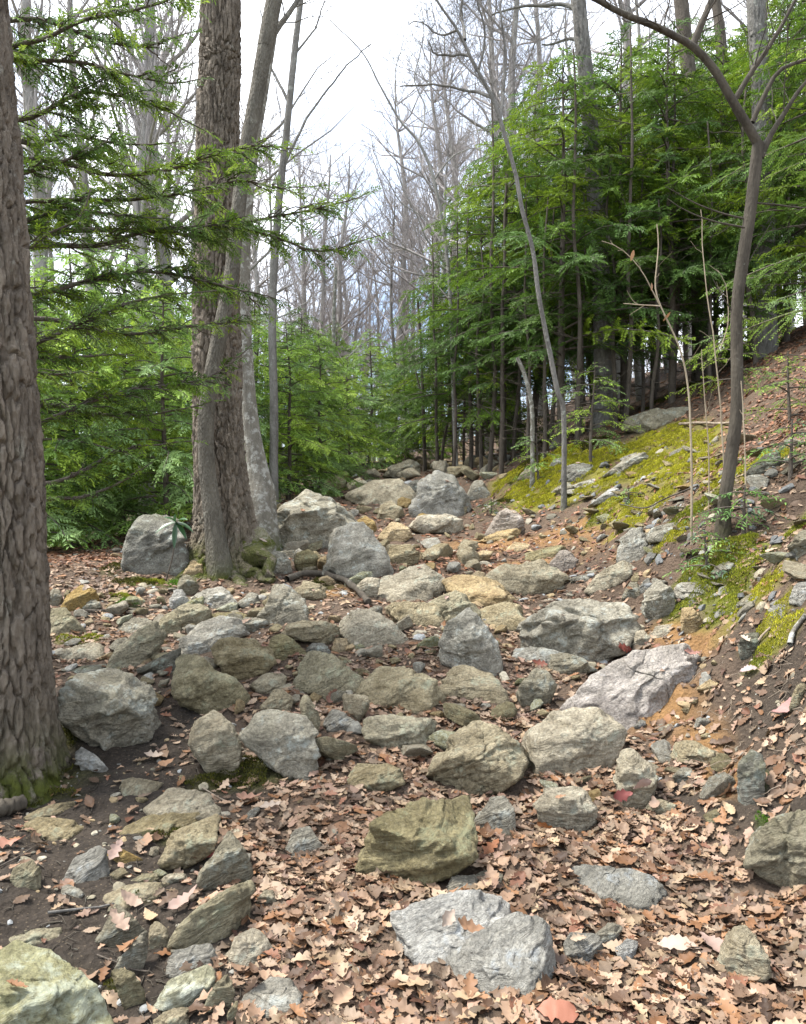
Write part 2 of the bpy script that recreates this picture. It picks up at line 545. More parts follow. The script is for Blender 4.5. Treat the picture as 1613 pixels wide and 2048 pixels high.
wob = np.column_stack([fbm(q * 1.7, 3, 21), fbm(q * 1.7, 3, 22)])
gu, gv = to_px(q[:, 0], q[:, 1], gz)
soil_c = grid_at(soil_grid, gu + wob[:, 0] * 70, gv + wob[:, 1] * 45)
OCHRE = "1150,1055,110,28 1060,1090,95,14 900,1110,60,10 1390,1290,50,40 1330,1420,70,50 1400,1480,60,60 1415,1560,40,50 650,1190,60,16 900,1055,45,8 1330,1260,40,20 1050,1130,60,10 970,1085,60,12 1250,1110,30,20"
MOSS = """1040,985,45,22,y 1095,945,60,18,y 1160,922,60,14,y 1215,908,50,12,y 1300,882,45,14,y 1340,868,40,12,y 1372,915,45,38,y 1345,950,45,26,y 1205,1018,40,10,y 1270,988,45,12,y
1310,1012,40,12,y 1340,1078,45,9,y 1235,968,45,9,y 1525,932,55,24,y 1430,1128,100,38,g 1400,1190,75,26,g 1480,1140,70,30,g 1380,1150,50,24,g 1450,1215,50,18,g 1510,1200,60,24,y 1560,1270,50,30,y 1460,1105,70,16,g 1545,1235,60,28,y 1520,1315,34,24,g 1010,1005,22,26,d 1185,892,60,12,d 1262,1052,40,10,y
1605,1050,50,16,g 1335,800,70,16,d 1290,895,40,12,y 1080,968,40,12,y 1130,905,50,10,y 1055,1010,30,10,y 1285,925,50,12,y 1400,880,40,14,y 1330,985,50,14,y 1470,1180,60,24,g
1170,985,50,14,y 1105,920,60,16,y 1150,960,55,16,y 1205,930,60,16,y 1250,905,50,14,y 1300,940,55,18,y 1255,1025,50,12,y 1070,1000,40,16,y 1360,1040,50,14,g 1430,930,45,20,y 1350,880,45,14,y 1145,945,60,14,y 1020,960,40,14,y 1240,945,60,12,y 1110,975,50,12,y 1200,1040,40,10,g 1090,1000,40,12,y 1060,930,50,10,d 1450,960,40,16,y 1410,1010,60,14,g
350,1168,16,24,b 270,1170,48,8,d 228,1132,26,8,d 248,1208,34,8,b 240,1195,30,6,g 140,1283,44,8,g 185,1275,24,5,g 60,1560,110,26,d 150,1455,42,55,d 505,1545,80,32,d 420,1568,50,18,d 222,1985,16,50,d 275,1793,34,12,d
360,1672,60,14,d 985,1275,10,32,d 1510,1558,16,22,b 1525,1640,16,10,b 470,1105,60,24,d 515,1135,44,18,d 90,1600,70,10,d 640,1165,30,8,d 300,1165,40,7,g 560,1120,20,14,d 820,1500,40,8,d""".split()
def patch(s):
    u, v, ru, rv = map(float, s.split(',')[:4])
    c = ground_pt(u, v)
    rx = ru / F * c[1]
    ry = max(0.5 * (hit(u, max(v - rv, 860)) - hit(u, v + rv)), rx * .4)
    return c, rx, min(ry, rx * 2.5)
for s in OCHRE.split() + MOSS:
    c, rx, ry = patch(s)
    kd = s.split(',')[4] if s.count(',') == 4 else 'o'
    cc = {'o': (.26, .145, .058), 'y': (.20, .19, .025), 'g': (.12, .135, .02), 'd': (.055, .055, .014), 'b': (.06, .09, .018)}[kd]
    rr_ = np.hypot((q[:, 0] - c[0]) / rx, (q[:, 1] - c[1]) / ry) + .45 * wob[:, 0]
    m = np.clip(1.6 - rr_ * 1.15, 0, 1)[:, None] * (.9 if kd != 'o' else .95)
    soil_c = soil_c * (1 - m) + np.array(cc) * m
far = np.clip((q[:, 1] - 16) / 8, 0, 1)[:, None]
soil_c = soil_c * (1 - far) + np.array([0.12, 0.085, 0.06]) * far
g = MB()
nx, ny = len(GX), len(GY)
ii, jj = np.meshgrid(np.arange(nx - 1), np.arange(ny - 1))
k = (jj * nx + ii).ravel()
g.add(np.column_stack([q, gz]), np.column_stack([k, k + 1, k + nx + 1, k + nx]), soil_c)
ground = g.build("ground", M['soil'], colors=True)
ground["kind"] = "structure"
tag(ground, "forest floor of soil, leaf crumbs and gravel climbing to the crest", "ground", kind="structure")

# ------------------------------------------------------------------ rocks: every stone is a closed, faceted 3-D body
ICO = {}
def ico(level):
    if level not in ICO:
        bm = bmesh.new()
        bmesh.ops.create_icosphere(bm, subdivisions=level, radius=1.0)
        bm.verts.ensure_lookup_table()
        v = np.array([x.co[:] for x in bm.verts])
        f = np.array([[y.index for y in x.verts] for x in bm.faces])
        bm.free()
        ICO[level] = (unit(v), f)
    return ICO[level]

def hull2(p):
    p = sorted(map(tuple, p))
    def half(pp):
        h = []
        for a in pp:
            while len(h) > 1 and (h[-1][0] - h[-2][0]) * (a[1] - h[-2][1]) - (h[-1][1] - h[-2][1]) * (a[0] - h[-2][0]) <= 0:
                h.pop()
            h.append(a)
        return h
    lo, up = half(p), half(p[::-1])
    return np.array(lo[:-1] + up[:-1], float)

CAM = np.array([0, 0, EYE])
ROCK_FOOT = []
def make_rock(name, cat, label, mat, f, dep, poly, seed, mossy=0.0, group=None):
    r_ = np.random.default_rng(seed)
    poly = hull2(poly)
    poly = poly.mean(0) + (poly - poly.mean(0)) * np.array([1.12, 1.10])
    u0, v0 = poly.min(0)
    u1, v1 = poly.max(0)
    uc = (u0 + u1) / 2
    pxw = u1 - u0
    Y0 = hit(uc, min(v1, 2140)) if v1 < 2140 else hit(uc, 2140) * 1.0
    wid = pxw / F * Y0
    hei = (v1 - v0) / F * Y0
    D = dep * max(wid, 0.8 * hei) * 0.8
    Yg = hit(uc, max(v0, 700))
    if f > 0.6:
        D = min(max(D, 0.3 * (Yg - Y0)), max(Yg - Y0, 0.3 * wid) * 1.05)
    Yr = Y0 + 0.14 * D * (1 - f) + 0.10 * D
    hang = f <= .62 and name != 'slab' and r_.random() < .5
    if hang:
        Yr = Y0 - r_.uniform(.06, .2) * hei * (1 - f)
    Yt = Y0 + 0.8 * D
    vr = v0 + f * (v1 - v0)
    Pb, Pr, Pt = P(uc, v1, Y0), P(uc, vr, Yr), P(uc, v0, Yt)
    C = P(uc, (v0 + v1) / 2, Y0 + 0.5 * D)
    C[2] = max(C[2], gh(C[0], C[1])[0] + 0.08 * hei) if f > 0.6 else C[2]
    view = unit(C - CAM)
    lat = unit(np.cross(view, [0, 0, 1]))
    N, Hh = [], []
    def plane(n, pt):
        n = unit(n)
        h = float(n @ (pt - C))
        h = max(h, 0.12 * min(wid, hei))
        N.append(n)
        Hh.append(h)
    m = len(poly)
    piv = Yr + 0.1 * D
    for k in range(m):
        a, b = poly[k], poly[(k + 1) % m]
        A_, B_ = P(a[0], a[1], piv), P(b[0], b[1], piv)
        n = np.cross(A_ - CAM, B_ - CAM)
        mid = (A_ + B_) / 2
        if n @ (mid - C) < 0:
            n = -n
        n = unit(n)
        low = n[2] < -0.35
        tilt = r_.uniform(-0.05, 0.3)
        n2 = unit(n + view * (tilt if not low else 0.0))
        pt = mid + (n * ((0.16 if not hang else 0.05) * hei + 0.012) if low else 0)
        plane(n2, pt)
    j = lambda s: lat * r_.uniform(-s, s)
    up_f = unit(np.cross(lat, Pr - Pb))
    if up_f @ view > 0:
        up_f = -up_f
    plane(up_f + j(0.28), Pr)
    tp = unit(np.cross(lat, Pt - Pr))
    if tp[2] < 0:
        tp = -tp
    plane(tp + j(0.22), (Pr + Pt) / 2)
    plane(view + j(0.3) + np.array([0, 0, 0.15]), C + view * D * 0.55)
    level = 6 if pxw > 210 else 5 if pxw > 55 else 4
    d, faces = ico(level)
    size = max(wid, hei)
    Nn, Hn = np.array(N), np.array(Hh)
    pw = 110.0
    def radius(dirs, Nn, Hn, pw):
        q_ = np.maximum(dirs @ Nn.T, 0) / Hn[None, :]
        return np.minimum((q_ ** pw).sum(1), 1e280) ** (-1.0 / pw)
    d4 = ico(4)[0]
    pos = d4 * radius(d4, Nn, Hn, 40)[:, None]
    front = -view
    for k in range(6):                                # broken corners and extra facets
        n = unit(front * r_.uniform(0.1, 1.0) + np.array([0, 0, 1]) * r_.uniform(-0.3, 0.9) + lat * r_.uniform(-1.0, 1.0))
        s = (pos @ n).max()
        Nn = np.vstack([Nn, n])
        Hn = np.append(Hn, s * r_.uniform(0.60, 0.90))
    off = r_.uniform(0, 50, 3)
    dw = unit(d + 0.014 * np.column_stack([fbm(d * 2.3 + off + 9 * k, 3, seed + k) for k in range(3)]))
    R = radius(dw, Nn, Hn, pw)
    p = d * R[:, None]
    bed = unit(np.array([r_.uniform(-0.55, 0.1), r_.uniform(-0.3, 0.3), 1.0]))
    for k in range(4):                                # broken ledges along the bedding
        b2 = unit(lat * r_.choice([-1, 1]) * r_.uniform(.2, 1) + front * r_.uniform(.3, 1))
        wv_ = 0.06 * size * fbm(p / size * 3 + off + 7 * k, 3, seed + 80 + k)
        ma = np.clip((p @ bed * r_.choice([-1, 1]) + wv_ - r_.uniform(-.08, .22) * hei) / (.018 * size), 0, 1)
        mb_ = np.clip((p @ b2 + wv_ - r_.uniform(.0, .3) * size) / (.03 * size), 0, 1)
        p = p * (1 - r_.uniform(.06, .15) * ma * mb_)[:, None]
    # bedding steps, chipped relief and cracks, all in metres on the stone itself
    sp = size * r_.uniform(0.10, 0.24)
    lay = 1.0 if name == 'layered_rock' else r_.choice([.3, .7, 1.0, 1.3])
    tt = (p @ bed) / sp + 0.40 * fbm(p / size * 2.5 + off, 3, seed + 5)
    fr = tt - np.floor(tt)
    step = np.where(fr < 0.75, fr / 0.75, (1 - fr) / 0.25) - 0.5
    pl = np.floor(tt)
    amp = hash3(pl.astype(int), pl.astype(int) * 0, pl.astype(int) * 0, seed)
    side = np.clip(1 - np.abs(d @ bed) * 0.8, 0.15, 1)
    disp = size * ((0.06 if name == 'layered_rock' else 0.040) * lay * step * amp * side + 0.010 * fbm(p / size * 3.2 + off, 4, seed + 11) + 0.016 * (0.5 - np.abs(fbm(p / size * 5 + off, 4, seed + 31))) * 2)
    disp += 0.007 * size * fbm((p / size) * np.array([12.0, 12, 26]) + off, 3, seed + 44)
    disp += size * 0.004 * lay * side * (np.sign(vnoise(np.column_stack([tt * 2.6, (p / size) @ lat * 2, (p / size) @ view * 2]), seed + 61)))
    if pxw > 90:                                      # a few open cracks
        for k in range(2):
            cn = fbm(p / size * np.array([1.6, 1.6, 2.4]) + off + 31 * k, 3, seed + 90 + k)
            disp -= size * .022 * np.exp(-(cn / .022) ** 2)
    p = p + d * np.minimum(disp, R * 0.25)[:, None]
    mb = MB()
    mb.add(p, faces)
    nz = d[:, 2]
    mk = np.zeros(len(p))
    if mossy > 0:
        mk = np.clip(mossy * 0.6 * (0.55 + 0.5 * fbm(p / size * 2.5 + off, 3, seed + 70)) * np.clip(nz * 1.4 + 0.5, 0.15, 1) * 1.3, 0, 1)
    o = mb.build(name, M[mat], mask=mk, bed=tt)
    o.location = tuple(C)
    tag(o, label, cat, group, "thing")
    ROCK_FOOT.append((C[0], C[1], wid / 2, D / 2, C[2] + hei / 2, o))
    return o

# kind | label | material | ridge | depth | moss | outline
ROCKS = """
boulder|huge yellow-green lichen boulder at the very front beside the mossy crack|lichen|.5|.9|.25|-80,2108 -60,1950 0,1890 30,1872 110,1870 155,1895 180,1935 200,1990 222,2048 230,2110
slab|long thin slab edge peeking out behind the huge lichen boulder|olive|.6|.5|0|0,1868 60,1855 140,1848 143,1862 60,1880 0,1887
flat_rock|pale wedge-shaped flat stone lying alone on dark soil near the log chunk|tan|.75|.7|0|52,1647 80,1633 130,1638 177,1650 140,1672 80,1681
flat_rock|narrow sliver of stone just behind the pale wedge-shaped stone|tan|.8|.6|0|55,1634 90,1610 140,1597 146,1610 100,1627 60,1638
slab|blue-grey slab with a split step in its face on dark soil|blue|.7|.7|0|135,1740 155,1705 185,1692 215,1706 219,1725 200,1757 160,1760 140,1750
stone|small rust-stained chip touching the upper side of the split blue-grey slab|ochre|.7|.6|0|213,1705 228,1692 246,1710 270,1713 245,1726
stone|knobbly pale stone half buried behind curled leaves above the grey stick|olive|.5|.7|0|23,1755 30,1735 70,1718 85,1740 85,1760 40,1774 25,1770
stone|small off-white chip lying between the split slab and the grey stick|grey|.7|.7|0|124,1770 140,1766 172,1785 150,1792 126,1786
stone|low jagged tan stone on bare soil behind the smooth angular slab|tan|.6|.7|0|236,1572 245,1558 262,1553 285,1560 312,1562 300,1577 260,1590 240,1582
slab|smooth angular slab leaning above the moss-seamed layered rocks|tan|.8|.8|0|307,1596 330,1575 355,1568 410,1580 440,1610 443,1627 400,1636 350,1629 320,1617
layered_rock|long flat layered rock, the upper one over the mossy seam|tan|.8|.6|.25|235,1677 265,1650 330,1622 400,1618 425,1635 400,1652 330,1664 260,1680
layered_rock|thick ragged layered rock, the lower one under the mossy seam|tan|.55|.6|.1|310,1722 330,1690 345,1670 400,1655 440,1630 452,1640 445,1662 410,1684 405,1702 360,1726 320,1736
boulder|coarse grainy block standing beside the thick ragged layered rock|grey|.35|.6|0|405,1745 415,1715 440,1690 455,1662 475,1660 495,1690 503,1720 490,1752 450,1768 415,1763
flat_rock|flat rock with a dark hollow behind the arrowhead-shaped stone|tan|.7|.6|.1|195,1799 240,1775 300,1763 350,1760 350,1787 330,1803 270,1811 220,1806
stone|small ridged chip resting behind the flat rock with the hollow|olive|.5|.6|.2|260,1762 290,1745 315,1745 328,1757 290,1768
stone|rounded tan chip next to the bright red oak leaf|tan|.6|.6|0|330,1750 345,1742 375,1742 378,1755 350,1765 335,1760
slab|dark slab tilted up like a ramp between soil and leaf litter|olive|.3|.5|.1|360,1868 375,1840 410,1805 450,1780 500,1757 515,1765 510,1800 480,1838 430,1860 385,1876
stone|arrowhead-shaped grey stone pointing up beside the grey stick|grey|.4|.5|0|205,1855 215,1830 235,1810 245,1815 265,1850 290,1852 270,1882 245,1887 215,1870
stone|grey shard leaning just below the arrowhead-shaped stone|grey|.3|.5|0|245,1914 265,1885 292,1855 296,1902 285,1938
stone|small blocky stone with a white spot beside the arrowhead-shaped stone|tan|.4|.6|0|298,1850 320,1845 335,1860 342,1887 320,1893 300,1880
flat_rock|flat blue-grey stone with orange leaf crumbs along its edge|blue|.75|.7|0|335,1935 350,1900 385,1885 420,1880 440,1905 425,1927 380,1941
boulder|rounded tan block at the border of soil and leaf litter|tan|.4|.8|0|460,1900 475,1870 505,1857 535,1870 550,1900 530,1928 490,1925
stone|pale lumpy stone with a yellow stain in front of the flat blue-grey stone|lichen|.5|.8|0|320,2005 345,1960 410,1933 425,1940 430,1970 410,1998 360,2016
stone|upright greenish shard leaning against the pale lumpy yellow-stained stone|olive|.3|.5|0|410,2012 435,1960 450,1940 465,1945 468,1970 450,2008 430,2016
slab|tall thin slab standing in soil next to the huge lichen boulder|olive|.4|.4|.1|215,1925 240,1930 265,1945 285,1975 290,2012 260,2015 240,1997
stone|rounded stone cut by the bottom of the frame below the lumpy stone|tan|.5|.8|0|305,2058 310,2020 340,2010 375,2020 382,2048 380,2072 310,2072
boulder|grainy pale rock sunk in leaves near the bottom of the frame|grey|.7|.8|0|480,2017 500,1985 545,1955 590,1958 605,1975 600,2012 540,2030 490,2028
stone|tiny green-grey shard wedged before the grainy pale rock|olive|.3|.5|0|455,2028 470,2002 477,2000 472,2035 460,2045
boulder|broad cracked grey boulder beside the mossy foot of the furrowed oak|grey|.35|.8|.15|130,1400 170,1345 225,1327 280,1340 320,1375 348,1420 350,1440 330,1503 260,1512 210,1482 150,1432
boulder|large tilted grey slab-like boulder just behind the broad cracked boulder|olive|.45|.7|0|342,1325 360,1307 395,1300 425,1325 460,1350 493,1385 490,1402 440,1424 410,1424 365,1392 345,1357
stone|small faceted grey stone resting on the large tilted boulder's top|grey|.5|.6|0|360,1300 362,1275 385,1270 420,1290 430,1305 395,1309
boulder|heavy striped tan boulder right of the large tilted grey boulder|tan|.5|.7|0|425,1290 450,1270 515,1265 545,1285 550,1310 520,1337 470,1356 440,1332
slab|long olive slab leaning up towards the small tan cube|olive|.5|.5|.15|230,1322 245,1285 285,1255 325,1230 330,1240 310,1282 275,1311 240,1328
stone|small tan cube of rock at the top end of the long olive slab|olive|.4|.7|0|315,1262 325,1230 350,1222 365,1240 368,1260 340,1271
stone|olive wedge with a sharp vertical edge behind the small tan cube|olive|.35|.7|0|345,1222 375,1205 405,1200 425,1220 410,1247 390,1255 360,1248
flat_rock|flat pale grey rock lying past the olive wedge|grey|.7|.6|0|380,1270 400,1250 440,1235 480,1240 495,1260 450,1277 415,1291
flat_rock|low dark grey rock under the large tilted boulder's left shoulder|dark|.6|.6|.2|290,1332 345,1305 362,1295 362,1330 340,1348 300,1348
stone|chalk-white mottled stone below the bright green moss tuft|blue|.45|.7|0|345,1202 340,1180 365,1178 375,1195 360,1217 340,1219
stone|rounded grey stone with bright moss on its flank near the twin oak|grey|.4|.8|.2|355,1152 358,1150 380,1147 398,1165 390,1187 365,1188 357,1172
flat_rock|low grey ledge with a notch in front of the twin oak|grey|.45|.6|0|385,1192 400,1180 440,1172 460,1185 478,1210 450,1215 420,1203
stone|small pointed grey stone between the notched ledge and round lichen boulder|grey|.45|.7|0|478,1202 495,1185 515,1190 518,1205 495,1213
stone|mustard-yellow upright stone leaning on the twin oak's foot|ochre|.3|.6|0|385,1100 395,1087 410,1095 420,1115 415,1142 395,1127
stone|rusty tan stone under the mustard-yellow upright stone|ochre|.45|.7|0|370,1145 385,1118 405,1125 417,1147 400,1156 380,1153
boulder|dark round mossy boulder behind the rhododendron sprig|dark|.4|.8|.45|252,1132 258,1080 280,1030 310,1018 345,1030 375,1070 380,1110 350,1133 290,1145
layered_rock|green-topped layered rock poking out behind the furrowed oak|olive|.5|.7|.3|92,1267 95,1215 130,1212 155,1235 170,1257 150,1268
stone|brown arched stone with a hollow underneath beyond the furrowed oak|ochre|.4|.6|0|125,1217 135,1190 160,1170 190,1170 200,1187 170,1203 145,1218
stone|grey cobble half hidden by the furrowed oak below the arched stone|grey|.4|.8|0|96,1202 100,1175 120,1180 128,1200 115,1210
flat_rock|low tan rock in leaves between the furrowed oak and the olive slab|tan|.6|.7|.1|110,1312 130,1295 190,1280 215,1290 200,1317 150,1322
flat_rock|thin mossy plate of rock behind the broad cracked boulder|dark|.75|.5|.6|125,1347 180,1330 220,1325 215,1337 160,1349
stone|small pale grey stone under the brown arched stone's open side|grey|.5|.7|0|160,1212 165,1195 195,1197 205,1210 180,1220
flat_rock|mottled grey plate behind the long olive slab|grey|.7|.6|.1|235,1252 270,1235 300,1235 310,1242 270,1262 245,1264
boulder|upright pointed boulder with a sharp lower spike by the dark moss|tan|.3|.7|.1|390,1472 400,1435 430,1418 455,1425 480,1450 492,1503 485,1528 440,1550 435,1523 405,1502
boulder|arching grey rock bent like an elbow over the dark moss|grey|.4|.6|.15|500,1450 520,1425 560,1415 605,1425 630,1460 640,1510 655,1548 630,1557 600,1528 560,1498 515,1472
stone|lichen-spotted stone leaning on the back of the elbow-shaped rock|tan|.4|.7|.1|530,1402 545,1382 570,1378 590,1395 580,1427 545,1422
slab|thin upright slab like a fin behind the elbow-shaped rock|olive|.3|.4|0|598,1385 610,1382 630,1410 640,1440 635,1468 615,1443 602,1412
stone|small pale angular stone on soil beside the oak's mossy foot|blue|.45|.6|0|150,1512 165,1497 195,1515 222,1542 190,1543 155,1533
stone|low rounded striped stone right of the large tilted grey boulder|tan|.5|.7|0|505,1367 530,1348 565,1347 580,1360 575,1382 530,1385
boulder|smooth olive slab-faced boulder overhanging a dark gap|olive|.6|.6|0|577,1345 590,1310 625,1298 665,1310 725,1352 730,1360 700,1392 680,1396 620,1374 580,1362
layered_rock|loaf-shaped layered rock with a moss dot forming a trail step|tan|.45|.6|.1|705,1387 730,1350 760,1334 830,1338 875,1360 887,1385 860,1407 810,1414 760,1402 715,1396
boulder|lumpy pale boulder right beside the loaf-shaped layered rock|tan|.6|.8|0|875,1372 900,1335 935,1328 980,1345 1005,1385 990,1403 930,1404 890,1398
boulder|long domed rock directly below the loaf-shaped layered rock|olive|.4|.6|0|720,1452 730,1435 790,1425 860,1430 880,1445 870,1477 840,1500 770,1500 728,1478
boulder|round-shouldered wrinkled boulder in mid trail under the domed rock|tan|.4|.75|0|855,1542 880,1490 920,1450 985,1445 1035,1475 1047,1505 1030,1548 980,1580 920,1585 870,1563
boulder|wide wrinkled boulder with a broken lower corner beside the upright block|tan|.4|.75|0|1060,1492 1070,1450 1110,1420 1165,1410 1225,1440 1245,1465 1230,1503 1200,1534 1130,1545 1075,1523
flat_rock|low cracked tan rock behind the banded moss-streaked boulder|tan|.45|.6|0|695,1552 715,1530 770,1530 812,1545 815,1562 770,1580 710,1585
boulder|big banded boulder with moss streaks and a dark hollow underneath|olive|.45|.7|.16|712,1692 720,1630 760,1595 830,1580 915,1590 955,1640 955,1682 900,1724 790,1766 740,1760 715,1733
stone|round cobble between the banded boulder and the ribbed block|grey|.4|.8|0|965,1622 985,1592 1005,1590 1025,1615 1028,1642 1010,1663 980,1658
layered_rock|ribbed square block with level strata and a curled orange leaf|tan|.3|.7|0|1070,1602 1085,1580 1180,1575 1192,1590 1190,1642 1170,1659 1115,1654 1075,1627
boulder|upright kite-shaped block with a pale left face|tan|.3|.7|0|1222,1542 1240,1495 1260,1490 1305,1525 1312,1552 1300,1593 1280,1614 1240,1593
flat_rock|small green-grey plate at the foot of the upright kite-shaped block|tan|.6|.5|0|1295,1607 1305,1592 1350,1605 1362,1622 1330,1628
flat_rock|flat grey stepping stone level with the leaf litter, upper of the pale ones|blue|.85|.8|0|1100,1752 1130,1742 1170,1715 1240,1718 1305,1745 1318,1772 1300,1799 1200,1799 1110,1778
flat_rock|wide blue-grey outcrop with a leaf in its dip, behind the front stepping stone|blue|.8|.8|0|795,1832 820,1800 880,1775 960,1775 1020,1785 1030,1800 1010,1850 980,1890 940,1925 880,1920 820,1902
flat_rock|largest flat grey stepping stone at the front of the leafy trail|blue|.75|.8|0|905,1897 940,1860 1000,1822 1060,1818 1100,1850 1115,1900 1110,1952 1060,1985 1000,1970 950,1933
stone|blue-grey stone butting against the largest flat stepping stone|blue|.6|.7|0|1130,1882 1145,1862 1190,1865 1200,1880 1165,1923 1135,1918
stone|small dark wedge stone right behind the pebble and curled oak leaf|grey|.5|.7|0|1185,1877 1215,1840 1245,1845 1240,1882 1210,1898
stone|single blue pebble standing on end in the leaves|blue|.4|.8|0|1240,1885 1250,1878 1275,1885 1268,1917 1255,1918
boulder|hump-backed tan stone alone in the leaves near the frame corner|tan|.4|.7|0|1435,1932 1455,1905 1465,1850 1490,1845 1520,1880 1530,1922 1490,1950 1460,1953
boulder|big dark grey boulder jutting from the black bank at the frame edge|grey|.4|.7|.3|1490,1692 1495,1655 1550,1640 1590,1610 1640,1590 1680,1640 1680,1772 1600,1774 1550,1758 1500,1722
stone|small flat chip at the upper edge of the wide blue-grey outcrop|grey|.6|.7|0|895,1777 905,1755 955,1752 960,1772 920,1785
stone|small pale chip between the banded boulder and the flat stepping stones|grey|.6|.7|0|945,1752 970,1735 1000,1742 1005,1757 975,1763
slab|tan slab stuck in the ochre cut above the upright kite-shaped block|tan|.5|.6|0|1343,1502 1350,1480 1385,1480 1435,1505 1430,1524 1385,1521
stone|black upright stone with bright moss in the dark bank|dark|.2|.6|.55|1475,1587 1480,1525 1500,1500 1525,1510 1525,1582 1500,1603
stone|small grey cobble in the gully beside the dark bank|grey|.4|.8|0|1350,1547 1365,1532 1385,1540 1380,1559 1360,1563
stone|small brownish cobble low in the gully near the orange soil|olive|.5|.8|0|1410,1627 1430,1615 1455,1620 1450,1637 1420,1641
boulder|pale grey rock tapering up behind the wide wrinkled boulder|grey|.5|.7|0|1030,1382 1065,1335 1095,1330 1115,1360 1105,1387 1080,1409 1040,1404
stone|dark-topped wedge below the huge outcrop and the crimson leaf|grey|.35|.6|0|1092,1332 1095,1305 1120,1302 1160,1315 1185,1335 1150,1348 1110,1348
slab|long purple-grey outcrop sloping down from the ochre bank|purple|.65|.8|.12|1150,1387 1180,1350 1250,1300 1330,1275 1405,1270 1410,1292 1350,1340 1300,1375 1285,1419 1240,1434 1190,1419
boulder|tall triangular boulder with a mossy right edge in mid trail|grey|.2|.7|.12|875,1302 895,1250 945,1212 955,1225 985,1260 1003,1322 980,1345 920,1335 880,1323
boulder|huge grey-green outcrop boulder spanning the middle of the trail|grey|.4|.7|0|1010,1292 1030,1240 1080,1215 1130,1190 1220,1188 1260,1215 1280,1240 1250,1267 1245,1297 1200,1316 1120,1317 1060,1312
slab|flat saddle of rock bridging the triangular boulder and huge outcrop|tan|.7|.7|0|950,1215 1000,1205 1040,1212 1050,1237 1015,1254 975,1238
stone|dark angular rock tucked under the huge outcrop's near edge|grey|.5|.6|.2|1020,1312 1035,1285 1075,1295 1130,1305 1095,1328 1040,1325
layered_rock|wavy striped block behind the tall triangular boulder|olive|.5|.7|0|865,1197 905,1180 935,1195 955,1217 930,1231 895,1243 885,1218
flat_rock|pale buff slab worn smooth above the wavy striped block|ochre|.7|.7|0|885,1147 910,1138 955,1145 1000,1175 1022,1197 990,1211 940,1203 905,1177
boulder|overhanging tan block with a shadowed foot on the upper trail|tan|.5|.6|0|985,1147 1005,1130 1060,1117 1125,1135 1137,1167 1110,1182 1070,1189 1010,1163
stone|mauve stone leaning behind the overhanging tan block|purple|.4|.6|0|1100,1127 1115,1105 1135,1100 1155,1120 1150,1137 1125,1141
slab|thin tipped slab with a dark gap beside the mauve stone|olive|.6|.5|0|1040,1117 1060,1105 1120,1090 1130,1095 1100,1118
slab|lichened slab tilted against the foot of the bank|tan|.5|.5|.1|1172,1172 1190,1150 1240,1122 1265,1122 1260,1142 1225,1163 1185,1178
stone|flat chip lying between the tilted lichened slab and the tan block|grey|.6|.6|0|1145,1157 1175,1145 1188,1150 1180,1163
layered_rock|mossy ledge rock hanging over the ochre cut|grey|.5|.7|.35|1228,1117 1235,1085 1270,1058 1300,1050 1290,1095 1270,1117 1250,1122
slab|purple-pink slab standing at the mouth of the ochre cut|purple|.25|.5|0|975,1057 990,1030 1020,1013 1035,1025 1045,1045 1035,1062 1000,1071
flat_rock|thin buff plate under the purple-pink standing slab|ochre|.6|.6|0|960,1080 990,1065 1040,1057 1035,1072 990,1081
flat_rock|pale yellow flat stone on the reddish upper trail|ochre|.6|.7|0|1010,1097 1030,1083 1060,1088 1058,1100 1030,1103
stone|brown wedge stone on the reddish upper trail|ochre|.4|.6|0|942,1119 960,1100 985,1100 975,1117 955,1123
flat_rock|broad pale slab with a wavy underside forming an upper step|tan|.6|.7|0|755,1157 800,1140 850,1133 895,1165 900,1177 865,1198 800,1198 760,1182
stone|plain block wedged left of the broad pale upper step|tan|.45|.6|0|715,1167 740,1150 760,1155 755,1182 735,1193 720,1182
layered_rock|wide tan step stone just below the broad pale slab|tan|.5|.6|0|775,1207 810,1200 855,1200 890,1225 880,1243 820,1249 790,1227
boulder|long two-tiered rock with a flat cap above the loaf-shaped rock|tan|.5|.6|0|685,1240 690,1225 720,1215 770,1230 808,1265 800,1283 760,1289 720,1279 695,1254
boulder|shadow-faced angular rock left of the two-tiered rock|tan|.3|.6|0|560,1262 590,1235 620,1235 660,1240 690,1255 690,1292 655,1279 600,1272
boulder|round lichen-speckled boulder below the exposed root|grey|.4|.8|0|525,1217 545,1175 575,1170 610,1190 615,1217 600,1241 560,1247 535,1237
slab|small square tan slab lying on the exposed root's left end|tan|.6|.6|0|592,1182 612,1160 655,1172 652,1190 630,1200 605,1190
boulder|big egg-shaped boulder with a brown scar behind the exposed root|grey|.5|.8|0|650,1112 652,1075 685,1050 710,1045 745,1065 770,1100 783,1142 735,1153 690,1143 665,1132
boulder|massive fractured outcrop beside the blotchy beech foot|grey|.4|.7|.15|530,1062 545,1020 600,985 640,978 680,1000 720,1025 725,1045 690,1058 650,1088 600,1093 550,1088
boulder|large pale sloping rock below the crest of the trail|tan|.6|.8|0|690,987 740,975 760,957 800,953 825,985 820,1007 780,1003 720,1003
boulder|rounded upright grey boulder with a white streak near the crest|blue|.35|.7|.1|823,1012 830,965 860,945 890,940 920,960 937,995 930,1010 890,1015 850,1034 830,1034
boulder|low slab-topped rock with red soil under it below the streaked boulder|tan|.4|.7|0|828,1052 845,1030 890,1023 935,1040 938,1062 900,1068 850,1063
stone|small tan stone at the streaked boulder's near foot|tan|.5|.7|0|858,1022 880,1010 895,1018 880,1031
stone|tan stone at the streaked boulder's far side above the slab-topped rock|tan|.4|.7|0|895,1027 910,1005 935,1015 930,1031
